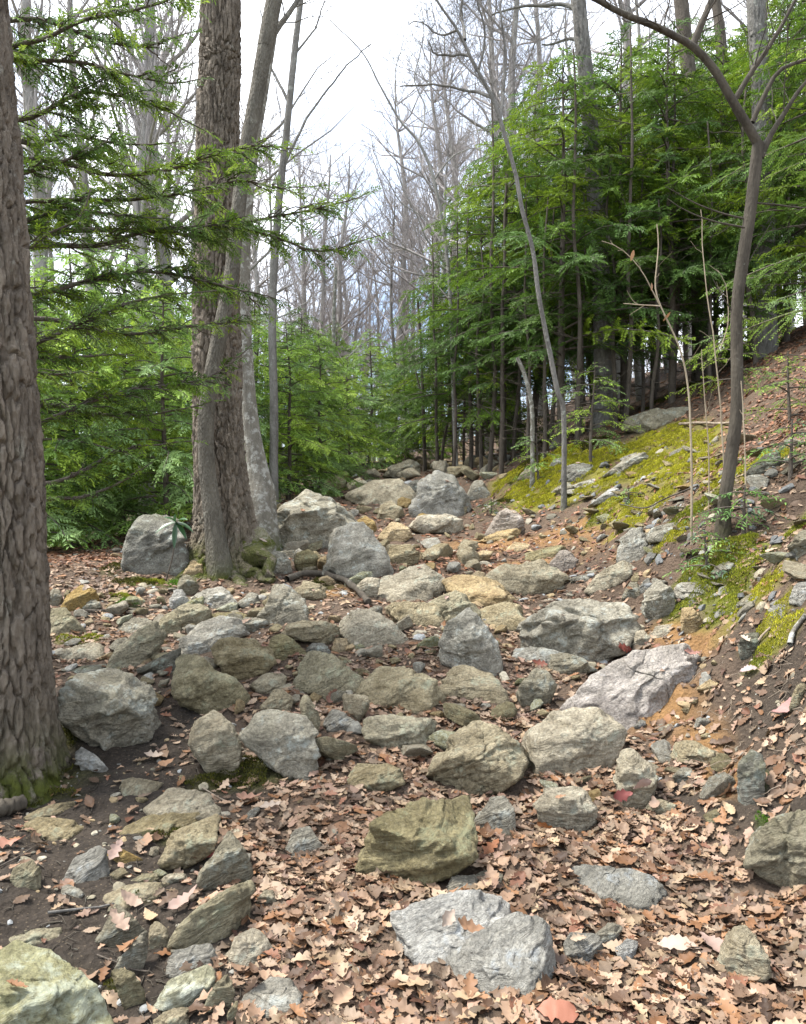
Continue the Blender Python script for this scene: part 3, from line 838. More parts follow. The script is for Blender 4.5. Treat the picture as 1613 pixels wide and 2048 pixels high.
stone|warm tan lump left of the slab-topped rock|ochre|.4|.7|0|760,1072 785,1042 815,1050 825,1067 800,1081
stone|yellowish block behind the big egg-shaped boulder|ochre|.4|.7|0|720,1037 735,1030 750,1045 758,1064 735,1063
stone|pointed pale stone above the warm tan lump|tan|.4|.7|0|755,1032 765,1005 785,1000 805,1020 790,1038
stone|dark-bellied rock right of the big egg-shaped boulder|tan|.45|.7|0|778,1112 785,1090 820,1085 840,1100 835,1122 800,1128
stone|low leaf-ringed rock right of the dark-bellied rock|tan|.6|.7|0|840,1112 850,1095 880,1092 885,1105 860,1123
stone|squarish block with moss edge between the outcrop and egg-shaped boulder|olive|.4|.7|.15|588,1122 590,1100 620,1095 635,1110 630,1142 605,1143
stone|lichen-white knob among the mossy roots of the twin oak|grey|.4|.8|.2|527,1122 550,1100 575,1108 580,1132 555,1147 530,1138
slab|thin dark slab slanting between outcrop and egg-shaped boulder|olive|.5|.5|0|600,1097 640,1080 650,1078 645,1092 620,1103
boulder|pale split boulder on the very top of the crest|grey|.5|.7|.1|770,947 785,930 810,918 840,925 845,947 810,953
slab|squared greenish slab left of the crest beside the red-brown leaf heap|olive|.5|.6|.1|650,967 655,950 690,950 692,977 660,981
stone|small brown rock between the greenish slab and large sloping rock|tan|.5|.7|0|695,967 720,955 735,965 725,977 700,978
stone|dark rock between the large sloping rock and the streaked boulder|dark|.4|.7|0|812,970 835,958 848,962 845,982 835,992 815,988
layered_rock|ribbed grey rock right of the streaked boulder|grey|.4|.7|0|935,992 945,965 965,962 978,985 970,998
stone|low rock on the crest's right under the thin trees|grey|.5|.7|0|860,927 880,915 895,925 890,940 870,941
stone|pale smooth stone like a seal lying on the mossy bank|blue|.5|.7|0|1183,1008 1205,990 1230,970 1245,985 1215,1001
stone|white-grey stone beside the yellow moss high on the bank|blue|.5|.7|0|1098,933 1110,918 1130,913 1130,932 1105,935
slab|long dark-backed slab slanting across the mossy bank|grey|.5|.5|0|1222,942 1255,915 1285,903 1294,915 1260,934
layered_rock|crumbly layered grey rock in the middle of the mossy bank|dark|.5|.7|.15|1118,963 1125,935 1160,927 1187,930 1175,948 1140,964
slab|thin flat slab in front of the crumbly layered bank rock|grey|.6|.6|.1|1150,968 1200,952 1217,953 1190,970 1160,972
stone|round-backed grey stone at the upper left of the mossy bank|grey|.5|.7|0|1038,955 1050,940 1065,932 1087,935 1085,948 1055,956
stone|pale flat stone in yellow moss below the crumbly rock|grey|.6|.7|.1|1103,985 1120,970 1140,960 1147,980 1125,989
stone|dark stone at the end of the fallen grey branch|dark|.4|.7|.2|1098,893 1108,873 1122,875 1124,893 1105,898
slab|wide pale slab under the hemlock shade at the top of the bank|grey|.6|.6|.15|1256,850 1265,830 1300,820 1375,806 1388,825 1330,849 1280,855
stone|pale chunky stone in moss left of the crooked sapling's base|grey|.5|.7|.15|1298,1070 1310,1055 1350,1045 1367,1060 1335,1073 1305,1076
slab|dark mossy slab behind the crooked sapling|dark|.5|.6|.4|1496,942 1530,910 1560,903 1557,930 1520,949
boulder|white-lichened boulder at the frame edge behind the mossy ledge|grey|.4|.8|.1|1580,1085 1600,1062 1630,1065 1640,1102 1600,1112
stone|dark cap stone sitting on the bright mossy ledge|grey|.45|.7|.05|1418,1150 1425,1130 1445,1121 1474,1130 1472,1150 1440,1156
slab|grey slab set into the face of the bright mossy ledge|grey|.6|.5|.2|1348,1185 1355,1165 1400,1162 1445,1173 1442,1186 1400,1191 1370,1193
boulder|upright grey block under the left end of the mossy ledge|grey|.3|.7|0|1288,1217 1290,1185 1320,1161 1347,1180 1347,1217 1330,1233 1312,1236
stone|yellow tan block hanging under the mossy ledge|ochre|.3|.6|0|1356,1247 1355,1212 1385,1212 1405,1240 1407,1260 1375,1265
stone|flattish tan stone between the upright grey block and purple-grey outcrop|tan|.55|.7|0|1298,1267 1310,1253 1345,1245 1352,1257 1320,1273
stone|two-faced pale stone right of the huge outcrop boulder|grey|.5|.7|0|1243,1192 1255,1168 1275,1165 1282,1182 1260,1196
stone|thin white chip standing beside the two-faced pale stone|blue|.4|.6|0|1275,1182 1290,1158 1301,1153 1299,1172 1285,1185
flat_rock|white lichen disc-shaped stone in the moss right of the ledge|blue|.7|.7|0|1536,1222 1545,1210 1580,1205 1597,1215 1580,1228 1550,1228
flat_rock|grey stone in moss between the ledge and white disc stone|grey|.6|.7|.1|1467,1210 1500,1183 1533,1195 1522,1206 1490,1215
slab|pale blue slab at the frame edge above the white disc stone|blue|.6|.7|0|1576,1200 1590,1168 1630,1158 1640,1187 1600,1202
stone|mossy dark knob beside the dead sticks on the bank|dark|.4|.7|.4|1478,1293 1490,1265 1515,1258 1517,1292 1500,1314 1480,1312
stone|pale green block below the huge outcrop's right corner|tan|.4|.7|0|1262,1295 1270,1265 1290,1260 1307,1280 1285,1295
stone|pale chip on ochre soil below the dead sticks|ochre|.6|.6|0|1397,1375 1420,1357 1442,1370 1430,1382
stone|elongated pale stone on the black bank near the pink leaf|tan|.5|.6|0|1578,1412 1590,1370 1605,1362 1613,1375 1600,1408
stone|white pebble at the lower end of the purple-grey outcrop|blue|.4|.8|0|1272,1448 1280,1438 1292,1442 1290,1454 1278,1457
stone|grey stone half hidden in leaves above the domed rock|blue|.5|.7|0|645,1440 660,1420 690,1425 715,1445 700,1460 660,1455
stone|low grey stone in leaves left of the big banded boulder|grey|.6|.7|0|575,1690 590,1655 620,1650 640,1680 625,1705 590,1710
stone|mossy-sided chip below the lumpy pale boulder|grey|.5|.7|0|885,1422 895,1408 925,1405 930,1418 905,1427
stone|little tan stone in the leaves between the smooth slab and coarse block|tan|.5|.7|0|515,1795 525,1780 550,1782 555,1798 535,1806
flat_rock|weathered plate low in front of the notched ledge|olive|.7|.6|.2|410,1232 440,1222 490,1222 510,1230 470,1240 430,1242
stone|grey lump left of the shadow-faced angular rock|grey|.5|.7|0|480,1245 500,1232 530,1238 540,1252 510,1262 488,1258
stone|mossy striped rock between the striped tan boulder and small tan stone|olive|.5|.7|.3|535,1300 545,1275 575,1270 605,1295 608,1305 580,1318 550,1315
stone|small dark stone beneath the shadow-faced angular rock|dark|.45|.7|0|612,1300 625,1283 650,1285 660,1300 645,1312 620,1311
boulder|round moss-covered stone hugging the foot of the tall straight oak|olive|.5|.8|1.9|470,1132 473,1078 498,1050 532,1060 550,1090 547,1125 512,1142
stone|tan stub of rock propping the two-tiered rock's left end|ochre|.4|.7|0|665,1295 672,1275 690,1275 697,1290 685,1304
"""
seed = 100
for line in ROCKS.strip().split("\n"):
    kind, label, mat, f_, dep_, ms, poly = line.split("|")
    seed += 1
    cat = {'stone': 'stone', 'boulder': 'boulder', 'slab': 'slab', 'flat_rock': 'flat rock', 'layered_rock': 'rock'}[kind]
    make_rock(kind, cat, label, mat, float(f_), float(dep_), [tuple(map(float, s.split(','))) for s in poly.split()], seed, float(ms), "rocks on the steep trail")

# loose angular stones between the named ones: single stones, a few shapes shared
r_ = np.random.default_rng(61)
def loose_mesh(k):
    d, faces = ico(4)
    n = unit(r_.normal(size=(13, 3)))
    h = r_.uniform(.42, .9, 13)
    q_ = np.maximum(d @ n.T, 0) / h
    R = np.minimum(((q_ ** 50).sum(1) + 1e-9) ** (-1 / 50), 1.25)
    p = d * R[:, None] * np.array([1, r_.uniform(.6, .95), r_.uniform(.42, .7)]) * .5
    bd = p[:, 2] / .11 + .4 * fbm(p * 3 + k, 3, k)
    fr = bd - np.floor(bd)
    p = p * (1 + .05 * (np.where(fr < .7, fr / .7, (1 - fr) / .3) - .5) + .05 * fbm(p * 7 + k, 4, k))[:, None]
    mb = MB()
    mb.add(p, faces)
    return mb.mesh("stone", M[['tan', 'grey', 'olive', 'tan', 'grey', 'ochre', 'tan', 'lichen'][k % 8]], mask=np.zeros(len(p)), bed=bd)
LOOSE = [loose_mesh(k) for k in range(16)]
from mathutils.bvhtree import BVHTree
def rocks_bvh():
    _v, _f, _n = [], [], 0
    for x_, y_, a_, b_, z_, o in ROCK_FOOT:
        me = o.data
        co = np.empty(len(me.vertices) * 3)
        me.vertices.foreach_get("co", co)
        fa = np.empty(len(me.polygons) * 3, np.int32)
        me.polygons.foreach_get("vertices", fa)
        _v.append(co.reshape(-1, 3) + np.array(o.location))
        _f.append(fa.reshape(-1, 3) + _n)
        _n += len(me.vertices)
    return BVHTree.FromPolygons(np.concatenate(_v).tolist(), np.concatenate(_f).tolist())
ROCKS_BVH = rocks_bvh()
done = []
loose_all = []
for u0, u1, v0, v1, cnt, s0, s1, lab, grp in [
    (130, 560, 1185, 1420, 64, .10, .36, "loose angular stone filling gaps between the tilted boulders near the two oaks", "loose stones between the tilted boulders"),
    (560, 1010, 1225, 1520, 52, .08, .34, "small loose stone in the leafy gaps between the mid-trail step rocks", "loose stones between the step rocks"),
    (560, 960, 1010, 1180, 62, .10, .42, "loose broken stone on the upper trail below the streaked boulder", "loose stones on the upper trail"),
    (740, 1010, 918, 960, 36, .22, .7, "loose rock of the heap on the crest", "loose rocks of the crest"),
    (230, 520, 1560, 1800, 16, .05, .13, "small loose chip of stone between the moss-seamed layered rocks", "loose chips beside the layered rocks"),
    (1010, 1440, 1320, 1600, 28, .06, .22, "small loose stone in the gully under the ochre cut", "loose stones in the gully"),
    (985, 1330, 1030, 1200, 24, .08, .22, "loose stone lying on reddish soil at the foot of the cut bank", "loose stones at the foot of the bank"),
    (1040, 1600, 880, 1230, 60, .12, .42, "flat grey stone embedded in moss and leaves of the bank", "flat stones embedded in the bank")]:
    k = t = 0
    while k < cnt and t < 900:
        t += 1
        u, v = r_.uniform(u0, u1), r_.uniform(v0, v1)
        g_ = ground_pt(u, v)
        sz = s0 + (s1 - s0) * r_.random() ** 1.6
        if u0 == 1040 and (v < 1020 - .36 * (u - 985) or v > 1040 + .35 * (u - 1040)):
            continue
        if any(ROCKS_BVH.ray_cast(Vector((g_[0] + a * sz, g_[1] + b * sz, g_[2] + 3)), Vector((0, 0, -1)), 3.0)[0] is not None for a, b in ((0, 0), (.3, 0), (-.3, 0), (0, -.4))):
            continue
        if any((g_[0] - x) ** 2 + (g_[1] - y) ** 2 < (.45 * (sz + z)) ** 2 for x, y, z in done):
            continue
        done.append((g_[0], g_[1], sz))
        o = bpy.data.objects.new("stone", LOOSE[r_.integers(0, 16)])
        col.objects.link(o)
        o.location = (g_[0], g_[1], g_[2] + sz * .12)
        o.rotation_euler = (r_.normal() * .25, r_.normal() * .25, r_.uniform(0, 6.28))
        o.scale = (sz, sz * r_.uniform(.8, 1.1), sz * (r_.uniform(.8, 1.3) if u0 != 1040 else r_.uniform(.3, .6)))
        tag(o, lab, "stone", grp, "thing")
        loose_all.append((sz / g_[1], o))
        k += 1

# beyond the stones that show largest, the small rest is one mass of rubble
from mathutils import Matrix, Euler
loose_all.sort(key=lambda t: -t[0])
rb = MB()
for _, o in loose_all[195:]:
    me = o.data
    co = np.empty(len(me.vertices) * 3)
    me.vertices.foreach_get("co", co)
    fa = np.empty(len(me.polygons) * 3, np.int32)
    me.polygons.foreach_get("vertices", fa)
    R_ = np.array(o.rotation_euler.to_matrix())
    rb.add((co.reshape(-1, 3) * np.array(o.scale)) @ R_.T + np.array(o.location), fa.reshape(-1, 3))
    bpy.data.objects.remove(o)
o = rb.build("rubble", M['tan'], mask=np.zeros(rb.n), bed=np.concatenate(rb.v)[:, 2] * 25)
tag(o, "small broken rubble strewn between the rocks of the trail and bank", "rubble", kind="stuff")

# ------------------------------------------------------------------ trees
def bark_trunk(name, line, mat, parent, nth, dz, cells, cellh, depth, top_z, flare=0.5, moss=(0.0, 0.4, 0), seed=1, lobes=5, round_=0.0):
    """line: [(point, radius)] from the foot upwards; relief of cracked plates is real geometry"""
    p = np.array([list(a) + [r] for a, r in line], float)
    if p[-1, 2] < top_z:                               # carry the trunk on above the picture
        d = unit(p[-1, :3] - p[-2, :3])
        k = (top_z - p[-1, 2]) / max(d[2], 0.3)
        p = np.vstack([p, np.append(p[-1, :3] + d * k, p[-1, 3] * 0.72)])
    L = np.linalg.norm(np.diff(p[:, :3], axis=0), axis=1).sum()
    n = int(L / dz)
    s = smooth_line(p, n)
    c, r = s[:, :3], s[:, 3]
    t, a, b = frame_of(c)
    th = np.arange(nth) * 2 * math.pi / nth
    hgt = c[:, 2] - p[0, 2] - 0.25
    fl = 1 + flare * np.exp(-np.maximum(hgt, -0.1) / 0.22)[:, None] * (1 + 0.45 * np.cos(lobes * th + seed)[None, :] + 0.25 * np.cos((lobes - 2) * th + 2.3 * seed)[None, :])
    arc = np.arange(n) * dz
    TH, AR = np.meshgrid(th, arc)
    cx = np.cos(TH).ravel()
    sx = np.sin(TH).ravel()
    q3 = np.column_stack([cx * 1.5, sx * 1.5, AR.ravel() * 2.0])
    wa = fbm(q3 * 1.3, 3, seed) * 0.45 + fbm(q3 * 6, 2, seed + 2) * 0.16
    ua = TH.ravel() / (2 * math.pi) * cells + wa
    ub = AR.ravel() / cellh + fbm(q3 * 2.2, 3, seed + 4) * 0.5 + fbm(q3 * 7, 2, seed + 5) * 0.14
    i0, j0 = np.floor(ua).astype(int), np.floor(ub).astype(int)
    F1 = np.full(len(ua), 9.0)
    F2 = np.full(len(ua), 9.0)
    idn = np.zeros(len(ua))
    for di in (-1, 0, 1):
        for dj in (-1, 0, 1):
            i, j = i0 + di, j0 + dj
            im = np.mod(i, cells)
            ox = hash3(im, j, im * 0, seed)
            oy = hash3(im, j, im * 0 + 7, seed)
            d = np.hypot(i + ox - ua, (j + oy - ub) * 0.7)
            nr = d < F1
            F2 = np.where(nr, F1, np.minimum(F2, d))
            idn = np.where(nr, hash3(im, j, im * 0 + 3, seed), idn)
            F1 = np.where(nr, d, F1)
    e = np.clip((F2 - F1) / 0.20, 0, 1)
    e = e * e * (3 - 2 * e)
    rel = depth * ((e - 1) + 0.35 * (idn - 0.5) * e) + depth * 0.22 * fbm(q3 * 7, 4, seed + 8) + depth * 0.16 * fbm(q3 * np.array([26, 26, 9]), 3, seed + 9)
    big = 1 + 0.05 * fbm(q3 * 0.6, 2, seed + 12)
    R = (r[:, None] * fl).ravel() * big + rel
    v = c[:, None, :] + R.reshape(n, nth)[:, :, None] * (np.cos(th)[None, :, None] * a[:, None, :] + np.sin(th)[None, :, None] * b[:, None, :])
    i = np.arange(n - 1)[:, None] * nth
    k = np.arange(nth)[None, :]
    k2 = (k + 1) % nth
    f = np.stack([i + k, i + k2, i + nth + k2, i + nth + k], -1).reshape(-1, 4)
    amt, hm, _ = moss
    vv = v.reshape(-1, 3)
    hh = vv[:, 2] - p[0, 2] - 0.3
    mk = np.clip(amt * np.exp(-np.maximum(hh, 0) / hm) * (1 + 0.7 * fbm(vv * 3, 3, seed)), 0, 1)
    mb = MB()
    mb.add(vv, f)
    return mb.build(name, M[mat], parent, mask=mk)

def px_line(px, Y, lean=0.0):
    """[(u,v,width)] foot upwards at distance Y -> [(point, radius)] with the foot sunk into the ground"""
    out = []
    for k, (u, v, w) in enumerate(px):
        yy = Y + lean * k
        out.append((P(u, v, yy), w / 2 / F * yy * .93))
    p0, r0 = out[0]
    g0 = gh(p0[0], p0[1])[0]
    out.insert(0, (np.array([p0[0], p0[1], min(g0, p0[2]) - 0.25]), r0 * 1.08))
    return out

def tree_root(name, line, label, cat, group=None):
    b = line[0][0]
    o = empty(name, (b[0], b[1], gh(b[0], b[1])[0]))
    return tag(o, label, cat, group, "thing")

def poly_branch(mb, pts, r0, r1, sides=7, wob=0.02, colr=None, seed=0):
    pts = np.asarray(pts, float)
    L = np.linalg.norm(np.diff(pts, axis=0), axis=1).sum()
    n = max(6, int(L / 0.09))
    c = smooth_line(pts, n)
    c = c + wob * np.column_stack([fbm(np.column_stack([np.arange(n) * 0.35, np.full(n, seed + 3.7 * k)]), 2, seed + k) for k in range(3)]) * np.linspace(0, 1, n)[:, None]
    tube(mb, c, np.linspace(r0, r1, n), sides, colr)
    return c

def sub_twigs(mb, c, rad, count, length, r_, levels=2, start=0.25, sides=4, rise=0.3, spread=0.9, minr=0.002):
    """bare side twigs along the centre line c"""
    n = len(c)
    for _ in range(count):
        s = r_.uniform(start, 1.0)
        i = min(int(s * (n - 1)), n - 2)
        d = unit(c[i + 1] - c[i])
        perp = unit(np.cross(d, r_.normal(size=3)))
        dr = unit(d * r_.uniform(0.35, 1.0) + perp * spread + np.array([0, 0, rise]))
        L = length * r_.uniform(0.4, 1.1) * (1.15 - 0.6 * s)
        m = 6
        t = np.linspace(0, 1, m)[:, None]
        bend = unit(r_.normal(size=3)) * 0.22 * L
        kink = r_.normal(size=(m, 3)) * 0.035 * L * t
        cc = c[i] + dr * L * t + bend * t * t + np.array([0, 0, 0.15 * L]) * t * t + kink
        r0 = max(rad * (1 - 0.7 * s) * 0.5, minr)
        tube(mb, cc, np.linspace(r0, max(r0 * 0.35, minr * 0.7), m), sides if r0 > 0.006 else 3, cap=False)
        if levels > 1:
            sub_twigs(mb, cc, r0, int(count * 0.45) + 2, L * 0.55, r_, levels - 1, 0.2, 3, rise, spread, minr)

# ---------------- needles of the hemlocks
class Fronds:
    def __init__(self):
        self.p, self.d, self.s, self.l, self.w, self.c = [], [], [], [], [], []
    def add(self, p, d, s, l, w, c):
        self.p.append(p); self.d.append(d); self.s.append(s); self.l.append(l); self.w.append(w); self.c.append(c)
    def build(self, name, parent):
        p, d, s = np.concatenate(self.p), np.concatenate(self.d), np.concatenate(self.s)
        l, w, c = np.concatenate(self.l)[:, None], np.concatenate(self.w)[:, None], np.concatenate(self.c)
        n = len(p)
        nrm = np.cross(d, s)
        v = np.stack([p, p + d * l * 0.4 + s * w * 0.5 + nrm * w * 0.1, p + d * l - nrm * l * 0.12, p + d * l * 0.4 - s * w * 0.5 + nrm * w * 0.1], 1).reshape(-1, 3)
        f = np.arange(n * 4).reshape(-1, 4)
        mb = MB()
        mb.add(v, f, np.repeat(c, 4, axis=0))
        return mb.build(name, M['needle'], parent, smooth=False, colors=True)

NEEDLE = np.array([1.25, 1.3, 1.0]) * np.array([[0.045, 0.078, 0.018], [0.075, 0.125, 0.020], [0.120, 0.170, 0.024], [0.060, 0.105, 0.036]])
PALE = np.array([1.35, 1.38, 1.15]) * np.array([[0.11, 0.175, 0.045], [0.15, 0.225, 0.05], [0.19, 0.26, 0.05], [0.125, 0.19, 0.085]])
def clothe(fr, limbs, c, side_len, r_, step=0.07, tstep=0.035, start=0.15, pal=NEEDLE, tw=0.016, tl=0.065, up=(0, 0, 1), twigs=True, hue=None):
    """flat sprays of needle-bearing twiglets on both sides of the limb c"""
    L = np.linalg.norm(np.diff(c, axis=0), axis=1)
    cum = np.concatenate([[0], np.cumsum(L)])
    tot = cum[-1]
    if hue is None:
        hue = pal[r_.integers(0, len(pal))]
    m = max(2, int(tot * (1 - start) / step))
    for k in range(m + 1):
        s = tot * (start + (1 - start) * k / m)
        i = min(np.searchsorted(cum, s, side='right') - 1, len(c) - 2)
        o = c[i] + (c[i + 1] - c[i]) * (s - cum[i]) / max(L[i], 1e-6)
        d = unit(c[i + 1] - c[i])
        n = unit(np.asarray(up, float) - d * (np.asarray(up) @ d) + r_.normal(size=3) * 0.42)
        sd = np.cross(n, d)
        sg = 1 if k % 2 else -1
        frac = (s / tot)
        ll = side_len * (1.05 - frac) ** 0.7 * r_.uniform(0.5, 1.15) + tl
        if k == m:
            dr, ll = d, tl * 2.0
        else:
            dr = unit(d * r_.uniform(0.55, 0.9) + sg * sd * 0.8 + n * r_.uniform(-0.25, 0.1))
        q_ = max(2, int(ll / tstep))
        t = (np.arange(q_) + r_.uniform(0, 1)) / q_
        pp = o + dr * (t * ll)[:, None] - np.array([0, 0, 1]) * (0.22 * ll * t * t)[:, None]
        s2 = unit(np.cross(n, dr))
        for g_ in (1, -1):
            dd = unit(dr * 0.75 + g_ * s2 * 0.75 + r_.normal(size=(q_, 3)) * 0.16 - np.array([0, 0, 0.12]))
            ss = unit(np.cross(np.tile(n, (q_, 1)) + r_.normal(size=(q_, 3)) * 0.25, dd))
            cc = (hue * r_.uniform(0.7, 1.25)) * r_.uniform(0.75, 1.3, (q_, 1)) * (1 + 0.25 * t[:, None] * np.array([[1, 1, 0]]))
            fr.add(pp, dd, ss, tl * r_.uniform(0.6, 1.3, q_) * (1.1 - 0.5 * t), tw * r_.uniform(0.8, 1.3, q_), cc)
        if twigs and limbs is not None and ll > 0.12:
            tube(limbs, np.array([o, o + dr * ll * 0.5 - np.array([0, 0, .05 * ll]), o + dr * ll * 0.9 - np.array([0, 0, .18 * ll])]), [0.004, 0.003, 0.0018], 3, cap=False)

def hemlock_parts(root, base, height, crown0, spread, trunk_r, seed, nb, pal=NEEDLE, step=0.060, tstep=0.034, tw=0.024, tl=0.095, dead=10, conic=0.5, skip=None):
    r_ = np.random.default_rng(seed)
    base = np.asarray(base, float)
    tr, lb, fr = MB(), MB(), Fronds()
    n = 24
    z = np.linspace(-0.3, height, n)
    c = base + np.column_stack([0.08 * fbm(np.column_stack([z * 0.4, z * 0 + seed]), 2, seed), 0.08 * fbm(np.column_stack([z * 0.4, z * 0 + seed + 9]), 2, seed + 2), z])
    tube(tr, c, trunk_r * (1.02 - np.clip(z / height, 0, 1)) ** 0.8 + 0.004, 10)
    for k in range(nb):
        t = ((k + r_.uniform(0, 1)) / nb) ** 0.95
        h = crown0 + (height * 0.99 - crown0) * t
        az = k * 2.399 + r_.uniform(-0.4, 0.4)
        Lb = spread * ((1 - t) ** conic * 0.9 + 0.1) * r_.uniform(0.45, 1.15)
        dr = np.array([math.cos(az), math.sin(az), 0])
        if skip is not None and skip(dr, t, r_):
            continue
        pitch = r_.uniform(-0.05, 0.45)
        s = np.linspace(0, 1, 8)[:, None]
        i = min(int((h + 0.3) / (height + 0.3) * (n - 1)), n - 1)
        o = c[i]
        o = np.array([o[0], o[1], base[2] + h])
        bd = unit(np.cross(dr, [0, 0, 1])) * r_.uniform(-0.25, 0.25)
        cc = o + dr * Lb * s + bd * Lb * s * s + np.array([0, 0, 1]) * Lb * (pitch * s - (pitch * 0.6 + 0.22) * s * s)
        tube(lb, cc, np.linspace(0.006 + 0.008 * Lb, 0.003, 8), 5, cap=False)
        clothe(fr, None, cc, 0.34 * Lb, r_, step, tstep, 0.18, pal, tw, tl)
    for k in range(dead):                              # bare dead lower limbs
        h = r_.uniform(0.25, 1.0) * crown0
        az = r_.uniform(0, 6.28)
        Lb = spread * r_.uniform(0.25, 0.6)
        dr = np.array([math.cos(az), math.sin(az), r_.uniform(-0.2, 0.25)])
        s = np.linspace(0, 1, 6)[:, None]
        cc = base + np.array([0, 0, h]) + dr * Lb * s + r_.normal(size=(6, 3)) * 0.03 * s
        tube(lb, cc, np.linspace(0.012, 0.003, 6), 4, cap=False)
        sub_twigs(lb, cc, 0.006, 4, Lb * 0.4, r_, 1)
    tr.build("trunk", M['hembark'], root)
    lb.build("limbs", M['hembark'], root)
    fr.build("crown", root)

# ---------------- the furrowed oak cut by the frame edge
ln = px_line([(-10, 1575, 238), (-8, 1400, 230), (-12, 1100, 208), (-22, 800, 200), (-50, 450, 194), (-78, 0, 186)], 4.0)
o = tree_root("oak_tree", ln, "furrowed dark oak trunk cut by the frame edge, with a mossy lichened foot", "tree")
bark_trunk("trunk", ln, 'oak', o, 300, 0.0075, 30, 0.20, 0.034, 6.5, 0.42, (1.3, 0.13, 0), 3, 5)

# ---------------- the twin oak with a beech grown against it
ln = px_line([(448, 1125, 150), (450, 1060, 128), (440, 900, 108), (433, 700, 104), (434, 500, 100), (437, 300, 94), (440, 150, 88), (441, 0, 82)], 8.4)
o = tree_root("oak_tree", ln, "tall straight oak with blocky cracked bark and thick mossy roots beside the trail", "tree")
bark_trunk("trunk", ln, 'oak', o, 200, 0.012, 26, 0.22, 0.040, 11, 0.40, (1.3, 0.16, 0), 8, 4)
rt = MB()
for px, r0 in (([(480, 1085, 8.25), (525, 1095, 8.05), (550, 1140, 7.85)], .13), ([(470, 1120, 8.2), (510, 1140, 7.95), (545, 1155, 7.75)], .09), ([(455, 1120, 8.1), (480, 1155, 7.8), (490, 1185, 7.6)], .08), ([(400, 1120, 8.3), (385, 1140, 8.1), (370, 1165, 8.0)], .07)):
    poly_branch(rt, [P(*t) - np.array([0, 0, r0 * .95]) for t in px], r0, r0 * 0.4, 14, 0.05, seed=5)
rt.v = [v_ + (fbm(v_ * 9, 4, 3)[:, None] * .03 + fbm(v_ * 30, 2, 4)[:, None] * .008) for v_ in rt.v]
ro = rt.build("root", M['oak'], o, mask=np.full(rt.n, 0.85))

ln = px_line([(440, 1165, 62), (428, 1050, 48), (414, 930, 42), (413, 830, 40), (428, 730, 38), (446, 640, 37), (462, 560, 36), (474, 450, 36), (490, 320, 37), (512, 200, 38), (530, 100, 39), (548, 0, 40)], 7.95)
ln = [(a_, r0_ * .86) for a_, r0_ in ln]
o = tree_root("beech_tree", ln, "slender grey beech bending across the front of the tall straight oak", "tree")
bark_trunk("trunk", ln, 'beech', o, 90, 0.02, 8, 0.30, 0.004, 11, 0.35, (0.8, 0.12, 0), 11, 3)
tb = MB()
rr = np.random.default_rng(3)
c = poly_branch(tb, [P(532, 95, 7.95), P(565, 45, 8.1), P(605, -10, 8.4), P(640, -80, 8.6)], 0.035, 0.015, seed=2)
sub_twigs(tb, c, 0.02, 7, 0.9, rr, 2)
tb.build("limb", M['beech'], o)

ln = px_line([(524, 1000, 62), (518, 950, 48), (502, 850, 36), (490, 700, 33), (487, 560, 30), (492, 430, 29), (505, 300, 28), (525, 180, 26), (545, 60, 24), (556, -40, 22)], 9.6)
o = tree_root("beech_tree", ln, "pale blotchy beech curving up from the fractured outcrop behind the oak", "tree")
bark_trunk("trunk", ln, 'lichbark', o, 80, 0.025, 7, 0.35, 0.004, 12, 0.45, (1.0, 0.12, 0), 17, 3)

# ---------------- the crooked sapling on the bank
ln = px_line([(1447, 1072, 40), (1451, 1000, 33), (1462, 920, 33), (1474, 820, 32), (1474, 700, 31), (1474, 620, 30), (1486, 520, 30), (1500, 430, 29), (1510, 350, 29), (1517, 285, 28)], 6.4)
ln = [(a_, r0_ * .82) for a_, r0_ in ln]
o = tree_root("sapling", ln, "crooked dark sapling forking near the top, on the mossy bank", "sapling")
bark_trunk("trunk", ln, 'sapbark', o, 60, 0.02, 6, 0.30, 0.003, 0, 0.12, (0.3, 0.1, 0), 23, 3)
lb = MB()
rr = np.random.default_rng(5)
def limb(px, Y, r0, r1, twigs=6, tl=0.7, lv=2, dY=0.0):
    c = poly_branch(lb, [P(u, v, Y + dY * k) for k, (u, v) in enumerate(px)], r0, r1, 9, 0.015, seed=int(px[0][0]))
    sub_twigs(lb, c, r0 * 0.6, twigs, tl, rr, lv)
limb([(1517, 290), (1495, 250), (1462, 195), (1430, 140), (1385, 92), (1320, 58), (1250, 32), (1180, -5), (1100, -60)], 6.4, 0.038, .018, 14, 0.9, 2, -0.04)
limb([(1385, 92), (1400, 55), (1425, -5), (1440, -60)], 6.3, .032, .018, 4)
limb([(1470, 200), (1500, 150), (1540, 90), (1590, 0), (1620, -60)], 6.35, .024, .010, 5)
limb([(1505, 245), (1530, 190), (1560, 140), (1613, 118), (1680, 90)], 6.4, .022, .010, 5)
limb([(1522, 315), (1548, 260), (1578, 215), (1615, 160), (1660, 110)], 6.4, .026, .010, 5)
limb([(1500, 440), (1440, 425), (1380, 400), (1330, 370)], 6.4, .009, .003, 4, .35, 1)
limb([(1490, 455), (1420, 440), (1370, 420), (1335, 395)], 6.3, .009, .003, 3, .35, 1)
limb([(1500, 405), (1560, 410), (1613, 415), (1690, 400)], 6.4, .009, .004, 4, .4, 1)
limb([(1475, 640), (1445, 590), (1430, 560)], 6.4, .006, .003, 2, .2, 1)
limb([(1478, 600), (1500, 520), (1540, 450)], 6.4, .006, .003, 2, .2, 1)
lb.build("limb", M['sapbark'], o)

